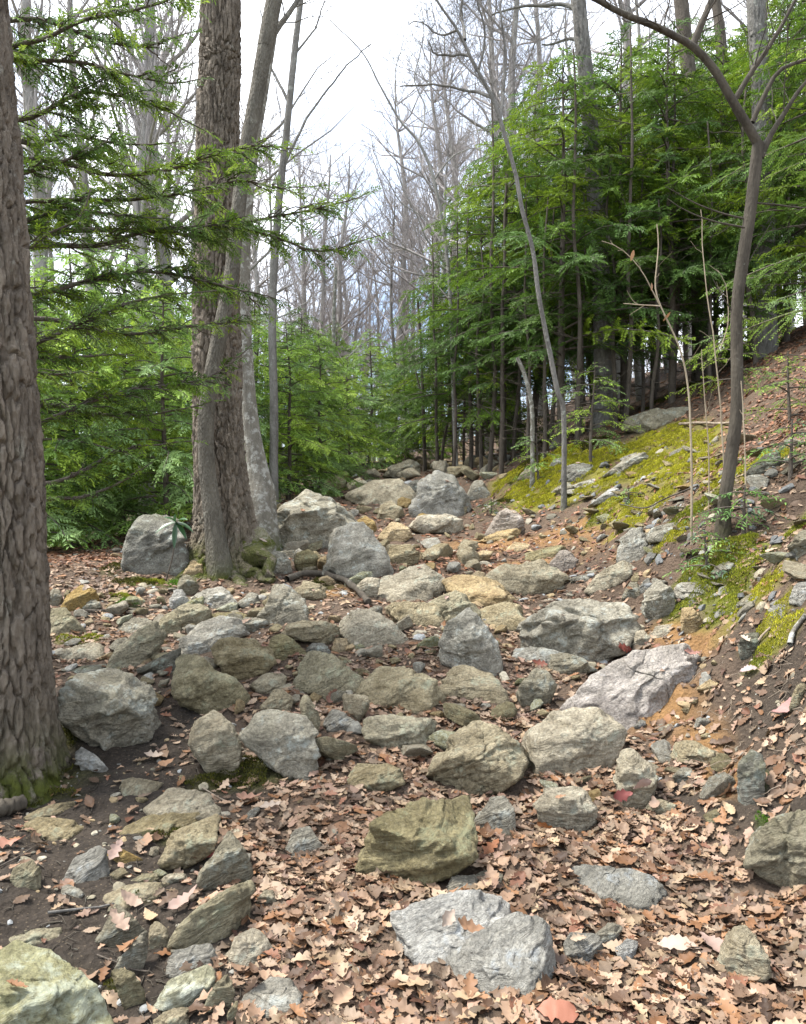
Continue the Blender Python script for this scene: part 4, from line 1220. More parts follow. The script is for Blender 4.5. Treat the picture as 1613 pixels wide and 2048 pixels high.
# ---------------- thin pale stems on the bank
def stem(name, px, Y, r0, r1, label, mat='palestem', cat="sapling", group=None, twigs=4, tl=0.3, subs=(), leaves=0):
    pts = [P(u, v, Y) for u, v in px]
    g0 = gh(pts[0][0], pts[0][1])[0]
    pts.insert(0, np.array([pts[0][0], pts[0][1], min(g0, pts[0][2]) - 0.1]))
    o = tag(empty(name, (pts[0][0], pts[0][1], g0)), label, cat, group, "thing")
    a = MB()
    rr = np.random.default_rng(int(px[0][0] * 3 + px[0][1]))
    c = poly_branch(a, pts, r0, r1, 7, 0.012, seed=int(px[0][0]))
    sub_twigs(a, c, r0 * 0.5, twigs, tl, rr, 1, 0.4)
    a.build("trunk", M[mat], o)
    for sp in subs:
        b = MB()
        cc = poly_branch(b, [P(u, v, Y) for u, v in sp], r0 * 0.55, r0 * 0.25, 5, 0.01, seed=3)
        sub_twigs(b, cc, r0 * 0.3, 3, tl * 0.7, rr, 1, 0.3)
        b.build("branch", M[mat], o)
    return o
pale_stem = stem("sapling", [(1384, 940), (1382, 860), (1378, 780), (1368, 720), (1345, 660), (1322, 610), (1312, 570), (1318, 500), (1314, 450)], 6.9, .012, .005, "pale thin stem with forked bare tip and two withered leaves", subs=[[(1345, 660), (1310, 590), (1275, 530), (1240, 495), (1205, 483)], [(1322, 612), (1280, 610), (1245, 607)]])
stem("sapling", [(1448, 930), (1444, 850), (1436, 760), (1428, 690), (1415, 580), (1408, 500), (1402, 420)], 6.8, .009, .0035, "straight pale whip of a stem just in front of the crooked sapling", subs=[[(1440, 700), (1458, 640), (1448, 560), (1420, 530)]])
stem("sapling", [(1418, 900), (1412, 820), (1406, 740), (1404, 700)], 7.2, .008, .003, "shortest pale stem between the two taller pale stems", tl=.2)
stem("sapling", [(1493, 1040), (1492, 950), (1489, 850), (1486, 760)], 6.3, .008, .004, "thin upright stick-like stem touching the crooked sapling's far side", tl=.15, twigs=2)

# ---------------- leaning and tall trees on the right half
def tall(name, px, Y, mat, label, cat="tree", group=None, nth=40, top=14, limbs=(), tw=10, tl=1.5, lv=3, cells=8, depth=0.006, seed=1):
    ln = px_line(px, Y)
    o = tree_root(name, ln, label, cat, group)
    bark_trunk("trunk", ln, mat, o, nth, 0.05, cells, 0.3, depth, top, 0.3, (0.3, 0.1, 0), seed, 3)
    rr = np.random.default_rng(seed + 50)
    lb = MB()
    for lp in limbs:
        c = poly_branch(lb, [P(u, v, Y + (0.3 if k else 0)) for k, (u, v) in enumerate(lp[1:])], lp[0], lp[0] * 0.35, 6, 0.05, seed=seed)
        sub_twigs(lb, c, lp[0] * 0.5, tw, tl, rr, lv, 0.2)
    if lb.v:
        lb.build("limb", M[mat], o)
    return o
tall("bare_tree", [(1128, 835, 11), (1115, 780, 11), (1095, 680, 10), (1078, 590, 10), (1066, 500, 9), (1045, 420, 9), (1032, 350, 9), (1010, 270, 9), (985, 195, 8), (950, 130, 7), (915, 60, 6), (880, 10, 5), (850, -40, 3)], 11.5, 'greybark', "thin grey trunk leaning over the trail in front of the hemlocks", nth=24, top=0, seed=31,
     limbs=[(.035, (955, 140), (930, 105), (905, 108), (868, 105), (862, 92)), (.03, (985, 195), (940, 180), (890, 170), (840, 175), (800, 180)), (.03, (930, 80), (925, 30), (930, -30), (940, -90)), (.03, (1000, 240), (1010, 150), (1005, 60), (1000, -40)), (.025, (985, 195), (960, 150), (970, 80), (955, 0), (965, -60)), (.02, (915, 60), (880, 70), (850, 40), (820, 45))], tw=12, tl=1.2)
tall("bare_tree", [(912, 922, 9), (908, 800, 9), (903, 650, 8), (893, 500, 8), (868, 360, 7), (838, 285, 6), (800, 240, 5), (760, 170, 4), (725, 105, 3), (660, 40, 2)], 17, 'hazebark', "thin crooked bare tree on the crest bending far into the white sky gap", nth=20, top=0, seed=33,
     limbs=[(.022, (868, 360), (900, 320), (940, 300), (985, 305)), (.02, (838, 285), (850, 220), (830, 150), (850, 60), (840, -20)), (.018, (893, 500), (850, 440), (800, 400), (760, 330), (740, 250)), (.016, (800, 240), (790, 160), (805, 80), (790, 0)), (.016, (900, 600), (860, 560), (800, 545), (760, 560))], tw=9, tl=1.1)
tall("oak_tree", [(1205, 850, 44), (1208, 700, 42), (1200, 500, 38), (1185, 300, 34), (1172, 150, 32), (1158, 0, 31)], 15, 'greybark', "tall shaggy grey oak rising straight through the hemlock mass", nth=60, top=16, cells=14, depth=.035, seed=37,
     limbs=[(.05, (1166, 85), (1140, 80), (1110, 88), (1090, 85)), (.05, (1160, 20), (1120, 10), (1050, 12), (980, 30))])
tall("oak_tree", [(1535, 760, 46), (1530, 600, 44), (1528, 400, 42), (1525, 250, 40), (1518, 100, 38), (1512, 0, 36)], 14, 'greybark', "straight pale grey trunk standing behind the crooked sapling's fork", nth=60, top=15, cells=14, depth=.03, seed=41)
tall("oak_tree", [(1400, 800, 34), (1400, 600, 34), (1392, 300, 32), (1375, 120, 30), (1362, 0, 29)], 17, 'hembark', "dark trunk crossing behind the sapling's long forked limb", nth=40, top=18, seed=43)
tall("bare_tree", [(1462, 790, 28), (1460, 500, 26), (1450, 200, 24), (1440, 60, 22), (1432, 0, 20)], 18, 'hembark', "slim dark leaning trunk next to the straight pale grey trunk", nth=30, top=18, seed=44)
tall("bare_tree", [(850, 905, 8), (846, 800, 7), (843, 700, 6), (836, 600, 5)], 19, 'hembark', "slim dark stem standing alone on the crest rocks", nth=16, top=0, seed=45, limbs=[(.02, (846, 800), (820, 700), (790, 640))], tw=4, tl=.7, lv=2)
tall("bare_tree", [(1065, 840, 9), (1060, 790, 9), (1048, 745, 9), (1035, 715, 8)], 13, 'lichbark', "short white broken dead stem in the hemlock shade", nth=20, top=0, seed=46)
tall("bare_tree", [(548, 800, 18), (545, 620, 17), (556, 430, 16), (575, 250, 15), (590, 100, 14), (602, 0, 13)], 14, 'greybark', "slim grey trunk leaning away behind the blotchy beech", nth=30, top=15, seed=47,
     limbs=[(.03, (568, 330), (620, 230), (680, 150), (740, 90)), (.03, (580, 210), (540, 120), (520, 20)), (.025, (590, 110), (640, 40), (660, -40))], tw=8, tl=1.3, lv=2)
tall("bare_tree", [(665, 900, 9), (668, 760, 9), (668, 640, 8), (672, 540, 7)], 24, 'lichbark', "chalky thin trunk standing in the pale wood beyond the crest", nth=16, top=6, seed=48)

# ---------------- the bare wood beyond: a few grown trees, copied
def bare_proto(seed, height, r0, lean, nl, mat, twig_len, fork=False):
    r_ = np.random.default_rng(seed)
    root = empty("bare_tree", (0, -60, 0))
    tr, cr = MB(), MB()
    base = np.array([0, -60.0, 0])
    n = 16
    z = np.linspace(-0.4, height, n)
    c = base + np.column_stack([lean * (np.maximum(z, 0) / height) ** 1.5 * height + 0.25 * fbm(np.column_stack([z * 0.25, z * 0 + seed]), 2, seed), 0.25 * fbm(np.column_stack([z * 0.25, z * 0 + seed + 5]), 2, seed + 1), z])
    tube(tr, c, r0 * (1.03 - np.clip(z / height, 0, 1)) ** 0.7 + 0.01, 9)
    for k in range(nl + 12):
        t = r_.uniform(0.28, 1.0) if k < nl else r_.uniform(.86, 1.0)
        i = min(int(t * (n - 1)), n - 2)
        d = unit(np.array([r_.normal(), r_.normal(), r_.uniform(0.4, 1.3)]))
        L = height * r_.uniform(0.14, 0.34) * (1.2 - 0.6 * t)
        m = 9
        s = np.linspace(0, 1, m)[:, None]
        kink = np.cumsum(r_.normal(size=(m, 3)) * 0.035 * L, axis=0)
        cc = c[i] + d * L * s + np.array([0, 0, 0.25 * L]) * s * s + kink * s
        rb = r0 * (1.05 - t) ** 0.7 * r_.uniform(0.3, 0.55) + 0.008
        tube(cr, cc, np.linspace(rb, 0.006, m), 5, cap=False)
        sub_twigs(cr, cc, rb * 0.7, 9, L * 0.5, r_, 2, 0.2, 4, 0.35, 0.8, twig_len)
    tr.build("trunk", M[mat], root)
    cr.build("crown", M['twig'], root)
    return root
protos = [bare_proto(200 + k, [17, 15, 19, 13, 16, 11][k], [.19, .15, .22, .11, .17, .08][k], [.02, -.05, .04, .08, -.1, .03][k], [26, 24, 30, 20, 26, 16][k], ['hazebark', 'hazebark', 'hazebark', 'greybark', 'hazebark', 'hazebark'][k], [.0045, .0045, .005, .0045, .0045, .004][k]) for k in range(6)]
rr = np.random.default_rng(77)
spots = []
for u, Y in [(60, 15), (185, 17), (330, 19), (130, 23), (250, 26), (395, 25), (280, 14.5), (95, 32), (640, 36), (715, 46), (770, 38), (790, 36), (820, 40), (870, 30), (905, 34), (955, 30), (600, 33), (565, 24), (1010, 24), (1300, 22), (1240, 26), (1340, 27), (1480, 24), (1590, 22), (1080, 30), (1420, 31), (1650, 26), (-60, 20), (520, 30), (680, 42), (740, 47), (650, 55), (800, 52), (560, 45), (870, 46), (930, 52), (480, 38), (420, 44), (340, 36), (220, 42), (140, 48), (50, 44), (0, 36), (610, 62), (700, 68), (760, 60), (830, 66), (900, 70), (540, 60), (1000, 44), (1100, 48), (1200, 42), (1560, 34), (1700, 38), (1480, 44), (-140, 30), (1800, 24), (-250, 40), (450, 66), (380, 58), (585, 52), (725, 36), (625, 44), (845, 40), (300, 52), (190, 62), (1150, 36), (1380, 40), (660, 34), (775, 30), (715, 55), (500, 50), (1050, 58), (590, 70), (640, 75), (810, 78), (690, 80), (870, 84)]:
    spots.append((u + rr.uniform(-12, 12), Y))
spots += [(612, 44), (655, 50), (700, 54), (748, 52), (792, 46), (835, 38), (880, 36), (930, 32), (985, 26), (1040, 24)]
def place_first_or_copy(proto, used, p, rz, sc):
    if proto.name not in used:
        used[proto.name] = 1
        proto.location = tuple(float(t) for t in p)
        proto.rotation_euler = (0, 0, rz)
        proto.scale = (sc, sc, sc)
        return proto
    return copy_thing(proto, p, rz, sc)
used = {}
NAMED = {0: "bare grey tree just past the furrowed oak, seen through its hemlock sprays", 1: "broad bare tree in the blue gap left of the tall straight oak", 2: "bare tree with crooked limbs touching the tall straight oak's upper trunk",
         8: "bare tree beside the slim leaning grey trunk, in front of the white sky", 10: "bare crest tree standing nearest the low rocks at the trail's end", 18: "bare tree whose crown pokes out above the hemlocks near the leaning trunk"}
for k, (u, Y) in enumerate(spots):
    small = 1.0
    if 590 < u < 800 and Y < 62 and k < 70:
        Y, small = Y * 1.2, .84
    x = (u - W / 2) / F * Y
    z = gh(x, Y)[0] - 0.05
    o = place_first_or_copy(protos[k % 6], used, (x, Y, z), rr.uniform(0, 6.28), rr.uniform(0.8, 1.15) * small)
    lab = NAMED.get(k, "leafless grey tree of the open wood beyond the crest" if Y < 41 else "distant leafless tree fading into the far wood")
    tag(o, lab, "tree", "bare trees of the wood beyond the crest", "thing")

# far-off wood that reads as one grey mass
rr = np.random.default_rng(78)
fw = MB()
for k in range(900):
    Y = rr.uniform(85, 125)
    x = rr.uniform(-.75, .75) * Y
    z = gh(x, Y)[0]
    hgt = rr.uniform(7, 13)
    b = np.array([x, Y, z - .5])
    tube(fw, [b, b + [rr.normal() * .3, 0, hgt * .5], b + [rr.normal() * .8, 0, hgt]], [rr.uniform(.08, .17), .07, .02], 5, cap=False)
    for j in range(14):
        t = rr.uniform(.25, 1)
        p_ = b + np.array([0, 0, hgt * t])
        L = rr.uniform(.8, 2.6)
        d = unit(np.array([rr.normal(), rr.normal(), rr.uniform(.2, 1.4)])) * L
        tube(fw, [p_, p_ + d * .5 + [0, 0, .1], p_ + d + rr.normal(size=3) * .2], [.035, .02, .01], 3, cap=False)
o = fw.build("far_woods", M['twig'])
tag(o, "grey mass of leafless wood on the far rise", "woods", kind="stuff")

# ---------------- hemlocks
def hem_proto(seed, height, crown0, spread, tr, nb, pal, **kw):
    root = empty("hemlock_tree", (0, -70, 0))
    hemlock_parts(root, (0, -70, 0), height, crown0, spread, tr, seed, nb, pal, **kw)
    return root
hp = [hem_proto(300, 7.5, 1.7, 2.5, .07, 78, NEEDLE), hem_proto(301, 8.5, 2.4, 2.3, .075, 82, NEEDLE), hem_proto(302, 6.0, 0.9, 2.2, .05, 70, NEEDLE),
      hem_proto(303, 3.4, 0.2, 1.6, .04, 62, PALE, dead=0), hem_proto(304, 4.6, 0.3, 2.0, .055, 76, PALE, dead=2)]
rr = np.random.default_rng(88)
used = {}
HEM = [  # u, Y, proto, scale, label
    (905, 19, 2, .95, "small hemlock at the left end of the dark evergreen mass, above the crest"),
    (960, 18, 2, 1.1, "dense hemlock leaning its boughs towards the open sky gap"),
    (1010, 16.5, 0, .95, "tall hemlock behind the thin leaning grey trunk"),
    (1075, 17.5, 1, 1.0, "dark hemlock whose trunk stands between the leaning trunk and the shaggy oak"),
    (1125, 14.5, 0, 1.0, "bushy hemlock right in front of the shaggy grey oak"),
    (1180, 18.5, 1, 1.05, None), (1245, 15.5, 0, 1.05, "bright-tipped hemlock right of the shaggy grey oak"), (1305, 17.5, 1, 1.0, None),
    (1340, 14.5, 0, .95, "hemlock spreading flat boughs over the pale forked stem"), (1395, 19, 1, 1.05, None), (1440, 15.5, 2, 1.15, "hemlock crowding in behind the crooked sapling"),
    (1505, 17, 0, 1.0, None), (1575, 14.5, 0, .9, "hemlock at the frame edge behind the straight pale trunk"), (1640, 12.5, 2, 1.0, "hemlock reaching in from beyond the frame edge"), (1690, 16, 1, 1, None),
    (1120, 21, 1, 1.0, None), (1220, 22, 1, 1.05, None), (1320, 22.5, 1, 1.1, None), (1420, 23, 1, 1.1, None), (1520, 22, 1, 1.1, None), (1030, 22, 0, 1.0, None), (1610, 20, 1, 1.0, None), (1270, 27, 1, 1.1, None), (1370, 28, 1, 1.15, None), (1470, 29, 1, 1.15, None), (1170, 28, 0, 1.1, None),
    (1560, 27, 1, 1.1, None), (960, 23, 2, 1.0, None), (885, 24, 2, .8, None), (1090, 26, 1, 1, None),
    # pale young hemlocks of the hollow on the left
    (145, 11.5, 4, 1.0, "pale young hemlock in the hollow directly past the furrowed oak"),
    (250, 13, 4, 1.1, "pale feathery hemlock filling the hollow left of the tall straight oak"),
    (335, 11.5, 3, 1.1, "low pale hemlock behind the dark round mossy boulder"),
    (60, 10.5, 3, 1.1, "pale hemlock half covered by the furrowed oak"),
    (575, 15.5, 4, .8, "pale hemlock just right of the blotchy beech"), (640, 17.5, 4, .8, "yellow-green hemlock behind the massive fractured outcrop"), (700, 21, 3, 1.0, "small hemlock before the crest behind the squared greenish slab"),
    (200, 17, 4, 1.2, None), (310, 18, 4, 1.2, None), (110, 19, 4, 1.2, None), (390, 16, 4, 1.0, None), (520, 20, 4, 1.1, None), (460, 15, 3, 1.2, None), (610, 23, 4, 1.1, None), (740, 26, 4, 1.0, None), (400, 22, 4, 1.3, None), (280, 24, 4, 1.3, None), (790, 28, 4, .9, None), (670, 28, 2, .9, None), (0, 15, 4, 1.2, None), (-80, 12, 4, 1.2, None),
    (600, 19, 2, .75, "darker hemlock sapling in the middle of the pale ones"), (810, 24, 2, .7, "narrow hemlock standing on the crest beside the slim dark stem"),
]
for u, Y, k, sc, lab in HEM:
    x = (u - W / 2) / F * Y
    z = gh(x, Y)[0]
    o = place_first_or_copy(hp[k], used, (x, Y, z), rr.uniform(0, 6.28), sc)
    left = u < 850
    tag(o, lab or ("pale young hemlock deeper in the hollow behind the others" if left else "dark hemlock deeper in the evergreen stand behind the front ones"), "hemlock", "pale young hemlocks of the hollow" if left else "hemlocks of the dark stand", "thing")

# slim shaded poles under the evergreen canopy
def pole_proto(seed, hgt):
    r_ = np.random.default_rng(seed)
    root = empty("hemlock_pole", (0, -80, 0))
    tr = MB()
    lb = tr
    z = np.linspace(-.3, hgt, 14)
    c = np.array([0, -80.0, 0]) + np.column_stack([.12 * fbm(np.column_stack([z * .5, z * 0 + seed]), 2, seed), .1 * fbm(np.column_stack([z * .5, z * 0 + seed + 4]), 2, seed + 1), z])
    tube(tr, c, np.linspace(.045, .015, 14), 8)
    for k in range(22):
        i = int(r_.uniform(2, 12))
        d = unit(np.array([r_.normal(), r_.normal(), r_.uniform(-.2, .5)]))
        L = r_.uniform(.3, 1.1)
        t = np.linspace(0, 1, 5)[:, None]
        cc = c[i] + d * L * t + r_.normal(size=(5, 3)) * .03 * t
        tube(lb, cc, np.linspace(.009, .003, 5), 4, cap=False)
        sub_twigs(lb, cc, .005, 4, L * .5, r_, 1)
    tr.build("trunk", M['hembark'], root)
    return root
pp_ = [pole_proto(500 + k, [5.5, 4.5, 6.5][k]) for k in range(3)]
used = {}
for k, (u, Y) in enumerate([(868, 17.5), (892, 18.5), (915, 16.5), (938, 17), (962, 16), (985, 15.5), (1012, 15), (1032, 16), (1052, 14.5), (1092, 14), (1108, 15.5), (1150, 13.8), (1168, 15), (1226, 14.5), (1262, 14), (1285, 15), (1312, 13.8), (1348, 15), (1420, 14), (1500, 13.5), (1560, 15), (930, 19), (1000, 18)]):
    x = (u - W / 2) / F * Y
    o = place_first_or_copy(pp_[k % 3], used, (x, Y, gh(x, Y)[0] - .05), rr.uniform(0, 6.28), rr.uniform(.8, 1.2))
    tag(o, "slim dark pole with dead twigs standing under the evergreen canopy", "tree", "slim dark poles under the evergreens", "thing")

# ---------------- a hemlock behind the furrowed oak: its boughs hang across the left of the view
hx = P(-60, 1000, 5.6)
hb = np.array([hx[0], hx[1], gh(hx[0], hx[1])[0]])
root = tag(empty("hemlock_tree", hb), "near hemlock hidden behind the furrowed oak, stretching long dark boughs across the view", "hemlock", None, "thing")
tr = MB()
tube(tr, smooth_line([hb - [0, 0, .2], hb + [.05, .02, 3], hb + [0, 0, 8]], 20), np.linspace(.11, .05, 20), 12)
tr.build("trunk", M['hembark'], root)
BOUGHS = [  # pixel path, start distance, end distance, side length, start of needles
    ([(-40, 520), (90, 492), (200, 490), (300, 460), (400, 455), (520, 440), (620, 420), (740, 385)], 5.6, 6.2, .42, .25),
    ([(300, 462), (380, 470), (460, 448), (540, 470), (640, 500), (760, 470)], 5.9, 6.3, .20, .35),
    ([(-40, 470), (60, 440), (110, 428), (170, 420), (250, 435), (330, 440)], 5.3, 5.4, .32, .2),
    ([(-60, 130), (20, 100), (90, 75), (150, 50), (250, 25), (340, 0), (430, -30)], 4.9, 5.0, .22, .12),
    ([(-60, 110), (60, 120), (160, 128), (260, 145), (340, 165), (400, 160)], 5.0, 5.2, .28, .2),
    ([(-60, 380), (50, 345), (120, 325), (190, 300), (230, 260)], 5.1, 5.3, .26, .25),
    ([(-60, 720), (60, 690), (150, 650), (240, 610), (340, 590), (430, 585)], 5.0, 5.4, .34, .2),
    ([(-60, 690), (80, 715), (170, 712), (270, 710)], 5.0, 5.2, .22, .25),
    ([(-60, 880), (30, 870), (110, 835), (230, 790), (330, 770), (420, 750), (500, 700)], 5.1, 5.6, .32, .3),
    ([(-60, 960), (80, 970), (160, 945), (250, 900), (380, 880)], 5.2, 5.6, .2, .45),
    ([(-60, 1010), (90, 1000), (170, 990), (240, 960), (310, 925)], 5.3, 5.6, .12, .6),
    ([(-60, 600), (70, 590), (180, 560), (290, 545), (390, 560), (470, 580), (560, 600)], 5.2, 5.9, .34, .2),
    ([(-60, 260), (70, 230), (150, 190), (230, 190), (330, 220), (420, 260)], 5.2, 5.6, .34, .2),
    ([(-60, 330), (100, 320), (220, 350), (330, 340), (420, 310), (500, 290), (600, 300)], 5.5, 6.1, .36, .2),
    ([(-60, 560), (30, 520), (90, 470), (150, 440), (180, 380)], 4.9, 5.0, .26, .2),
    ([(-60, 760), (40, 740), (120, 750), (200, 740)], 4.7, 4.8, .3, .2),
    ([(-60, 820), (90, 810), (200, 830), (310, 830), (420, 800)], 5.4, 5.8, .25, .3),
    ([(-60, 420), (80, 400), (220, 400), (360, 390), (470, 360), (560, 380), (650, 370)], 6.0, 6.6, .34, .2),
    ([(-60, 640), (100, 640), (260, 670), (400, 650), (520, 640)], 5.8, 6.4, .3, .3),
    ([(-60, 60), (80, 40), (200, 80), (300, 90), (380, 60)], 5.4, 5.8, .28, .25),
    ([(-60, 200), (60, 290), (130, 270), (260, 290), (360, 280)], 5.7, 6.1, .3, .25),
]
lb, fr = MB(), Fronds()
rr = np.random.default_rng(99)
for k, (px, Ya, Yb, sl, st) in enumerate(BOUGHS):
    pp = [P(u, v, Ya + (Yb - Ya) * j / (len(px) - 1)) for j, (u, v) in enumerate(px)]
    pp.insert(0, np.array([hb[0], hb[1], pp[0][2] - 0.1]))
    c = poly_branch(lb, pp, 0.026, 0.004, 8, 0.02, seed=k)
    start = (st * 0.8 + 0.12)
    clothe(fr, lb, c, sl, rr, 0.05, 0.018, start, NEEDLE if k % 3 else PALE * 0.8, 0.011, 0.048, hue=None)
    L = np.linalg.norm(np.diff(c, axis=0), axis=1).sum()
    for j in range(int(L * 10)):                        # forked side boughs with sprays of their own
        s = rr.uniform(start * 0.8, 0.95)
        i = int(s * (len(c) - 2))
        d = unit(c[i + 1] - c[i])
        sd = np.cross([0, 0, 1], d) * (1 if j % 2 else -1)
        LL = sl * rr.uniform(0.7, 1.6) * (1.1 - s * 0.5)
        dr = unit(d * 0.8 + sd * 0.7 + np.array([0, 0, rr.uniform(-0.30, 0.35)]))
        t = np.linspace(0, 1, 7)[:, None]
        cc = c[i] + dr * LL * t + np.array([0, 0, -0.18 * LL]) * t * t + rr.normal(size=(7, 3)) * 0.008
        tube(lb, cc, np.linspace(0.007, 0.002, 7), 4, cap=False)
        if rr.uniform() < 0.86:
            clothe(fr, lb, cc, LL * 0.42, rr, 0.036, 0.017, 0.15, NEEDLE if rr.uniform() < .6 else PALE * .8, 0.011, 0.048)
        else:
            sub_twigs(lb, cc, 0.004, 6, LL * 0.4, rr, 1)
lb.build("limbs", M['hembark'], root)
fr.build("crown", root)

# ---------------- hemlock sprays of small plants close by
def seedling(px_base, h, spread, nb, label, seed, pal=PALE, step=0.05, Y=None, name="hemlock_seedling"):
    b = ground_pt(*px_base) if Y is None else P(px_base[0], px_base[1], Y)
    if Y is not None:
        b[2] = gh(b[0], b[1])[0]
    root = tag(empty(name, b), label, "seedling", None, "thing")
    hemlock_parts(root, b, h, h * 0.15, spread, 0.012 + 0.008 * h, seed, nb, pal, step=step, tstep=0.03, tw=0.014, tl=0.055, dead=0, conic=0.5)
seedling((1190, 850), 1.7, 1.15, 20, "bright feathery young hemlock at the dark stand's edge, above the mossy bank", 401, PALE * 1.1, Y=12.5)
seedling((1070, 870), 0.9, 0.9, 10, "low bright hemlock seedling by the fallen grey branch", 402, PALE * 1.1, Y=13)
seedling((1410, 1065), .42, .42, 13, "blue-green hemlock seedling in front of the crooked sapling's foot", 403, PALE * np.array([.75, .8, 1.25]), .04, Y=6.1)
seedling((1505, 1070), .40, .42, 12, "blue-green hemlock seedling just beyond the crooked sapling's foot", 404, PALE * np.array([.7, .8, 1.25]), .04, Y=6.25)
seedling((1590, 1010), .5, .5, 12, "sprawling hemlock seedling near the frame edge on the bank", 405, PALE * np.array([.75, .8, 1.2]), .04, Y=6.6)
seedling((1255, 1010), .22, .3, 8, "tiny hemlock seedling among yellow moss at the cut's rim", 406, PALE, .04)
seedling((1570, 900), .9, .8, 14, "knee-high hemlock behind the dark mossy slab", 407, PALE * .9, .06, Y=9.0)
seedling((1470, 760), 1.5, 1.0, 16, "slender young hemlock beyond the leaf-strewn bank top", 408, PALE, .06, Y=12.0)
seedling((985, 1030), .25, .28, 8, "tiny dark hemlock seedling beside the purple-pink standing slab", 409, NEEDLE, .04)
# boughs of a hemlock standing outside the frame on the right
hx = np.array([4.9, 7.2, 0])
hx[2] = gh(hx[0], hx[1])[0]
root = tag(empty("hemlock_tree", hx), "hemlock outside the frame reaching bright boughs in behind the crooked sapling", "hemlock", None, "thing")
hemlock_parts(root, hx, 6.5, 0.6, 2.1, .08, 411, 70, PALE * .75, step=.05, tstep=.022, tw=.011, tl=.05, dead=3)

# ---------------- rhododendron sprig beside the mossy boulder
b = ground_pt(345, 1140)
b = np.array([b[0], b[1] - .25, gh(b[0], b[1] - .25)[0]])
root = tag(empty("rhododendron", b), "small rhododendron sprig of long drooping leaves before the mossy boulder", "plant", None, "thing")
st = MB()
tip = P(352, 1045, b[1])
poly_branch(st, [b - [0, 0, .05], (b + tip) / 2 + [.03, 0, 0], tip], .008, .005, 6, .01)
st.build("stem", M['hembark'], root)
def broad_leaf(mb, base, d, n, L, w, colr, droop=0.35):
    d, n = unit(d), unit(n)
    s = unit(np.cross(d, n))
    n = np.cross(s, d)
    t = np.linspace(0, 1, 8)
    wd = w * np.sin(math.pi * np.clip(t * 0.96 + 0.03, 0, 1)) ** 0.75 / 2
    mid = base + d * (t * L)[:, None] - np.array([0, 0, 1]) * (droop * L * t * t)[:, None]
    lf = mid + s * wd[:, None] + n * (wd * 0.35)[:, None]
    rt_ = mid - s * wd[:, None] + n * (wd * 0.35)[:, None]
    v = np.vstack([lf, mid, rt_])
    f = [[i, i + 8, i + 9, i + 1] for i in range(7)] + [[i + 8, i + 16, i + 17, i + 9] for i in range(7)]
    mb.add(v, f, colr)
for px, L in (((318, 1062), .20), ((372, 1040), .19), ((398, 1062), .2), ((350, 1095), .2), ((352, 1022), .15), ((330, 1035), .16), ((382, 1085), .17)):
    mb = MB()
    d = P(px[0], px[1], b[1] - .05) - tip
    broad_leaf(mb, tip, d + np.array([0, -.02, .05]), (0, -.4, 1), L, .055, np.array([.035, .085, .03]) * rr.uniform(.8, 1.5))
    mb.build("leaf", M['broad'], root, colors=True)
for u, v in ((1268, 508), (1304, 574), (1341, 632)):
    mb = MB()
    broad_leaf(mb, P(u, v - 8, 6.88), (rr.normal() * .5, rr.normal() * .5, -1), (rr.normal(), -1, .2), .09, .035, np.array([.36, .2, .1]), .1)
    mb.build("leaf", M['leaf'], pale_stem, colors=True)

# ------------------------------------------------------------------ litter: dead leaves, gravel, moss, sticks
def top_at(x, y):
    """height and normal of whatever lies under the open air at x, y"""
    z = gh(x, y)[0]
    loc, nor, _, _ = ROCKS_BVH.ray_cast(Vector((x, y, z + 3)), Vector((0, 0, -1)))
    if loc is not None and loc.z > z:
        return loc.z, np.array(nor), True
    e = 0.04
    n = unit(np.array([-(gh(x + e, y)[0] - gh(x - e, y)[0]) / (2 * e), -(gh(x, y + e)[0] - gh(x, y - e)[0]) / (2 * e), 1.0]))
    return z, n, False

def leaf_shape(kind, r_, seg=13):
    """flat outline of a leaf one unit long, folded along its midrib and curled by drying"""
    x = np.linspace(0, 1, seg)
    env = np.sin(math.pi * np.clip(x, 0.0, 1) ** (0.85 if kind else 0.7)) ** 0.8
    if kind == 0:                                      # lobed oak
        w = env * (0.17 + 0.085 * np.cos(x * 2 * math.pi * 3.6 + r_.uniform(-.6, .6)) + 0.03)
    elif kind == 1:                                    # wavy-edged chestnut oak
        w = env * (0.23 + 0.035 * np.cos(x * math.pi * 12))
    else:                                              # torn broad leaf
        w = env * (0.27 + 0.10 * r_.uniform(-1, 1, seg))
    w = np.maximum(w, 0.012)
    w[0] = 0.012
    a, b, c = r_.uniform(-0.5, 1.6), r_.uniform(-0.9, 1.1), r_.uniform(-1.2, 1.2)
    side = np.stack([w, w * 0.5, x * 0, -w * 0.5, -w], 1) * np.array([1, 1, 1, 1, 1])
    X = np.repeat(x[:, None], 5, 1) + 0.04 * r_.normal(size=(seg, 1)) * 0
    asym = 1 + 0.25 * r_.uniform(-1, 1)
    side[:, :2] *= asym
    Z = a * side ** 2 * 1.6 + b * (X - 0.5) ** 2 * 0.7 + c * side * (X - 0.4) * 0.9 + 0.022 * r_.normal(size=(seg, 5)) + 0.05 * np.abs(side)
    v = np.stack([X - 0.5, side, Z], -1).reshape(-1, 3)
    f = []
    for i in range(seg - 1):
        for k in range(4):
            p = i * 5 + k
            f.append([p, p + 1, p + 6, p + 5])
    return v, np.array(f)

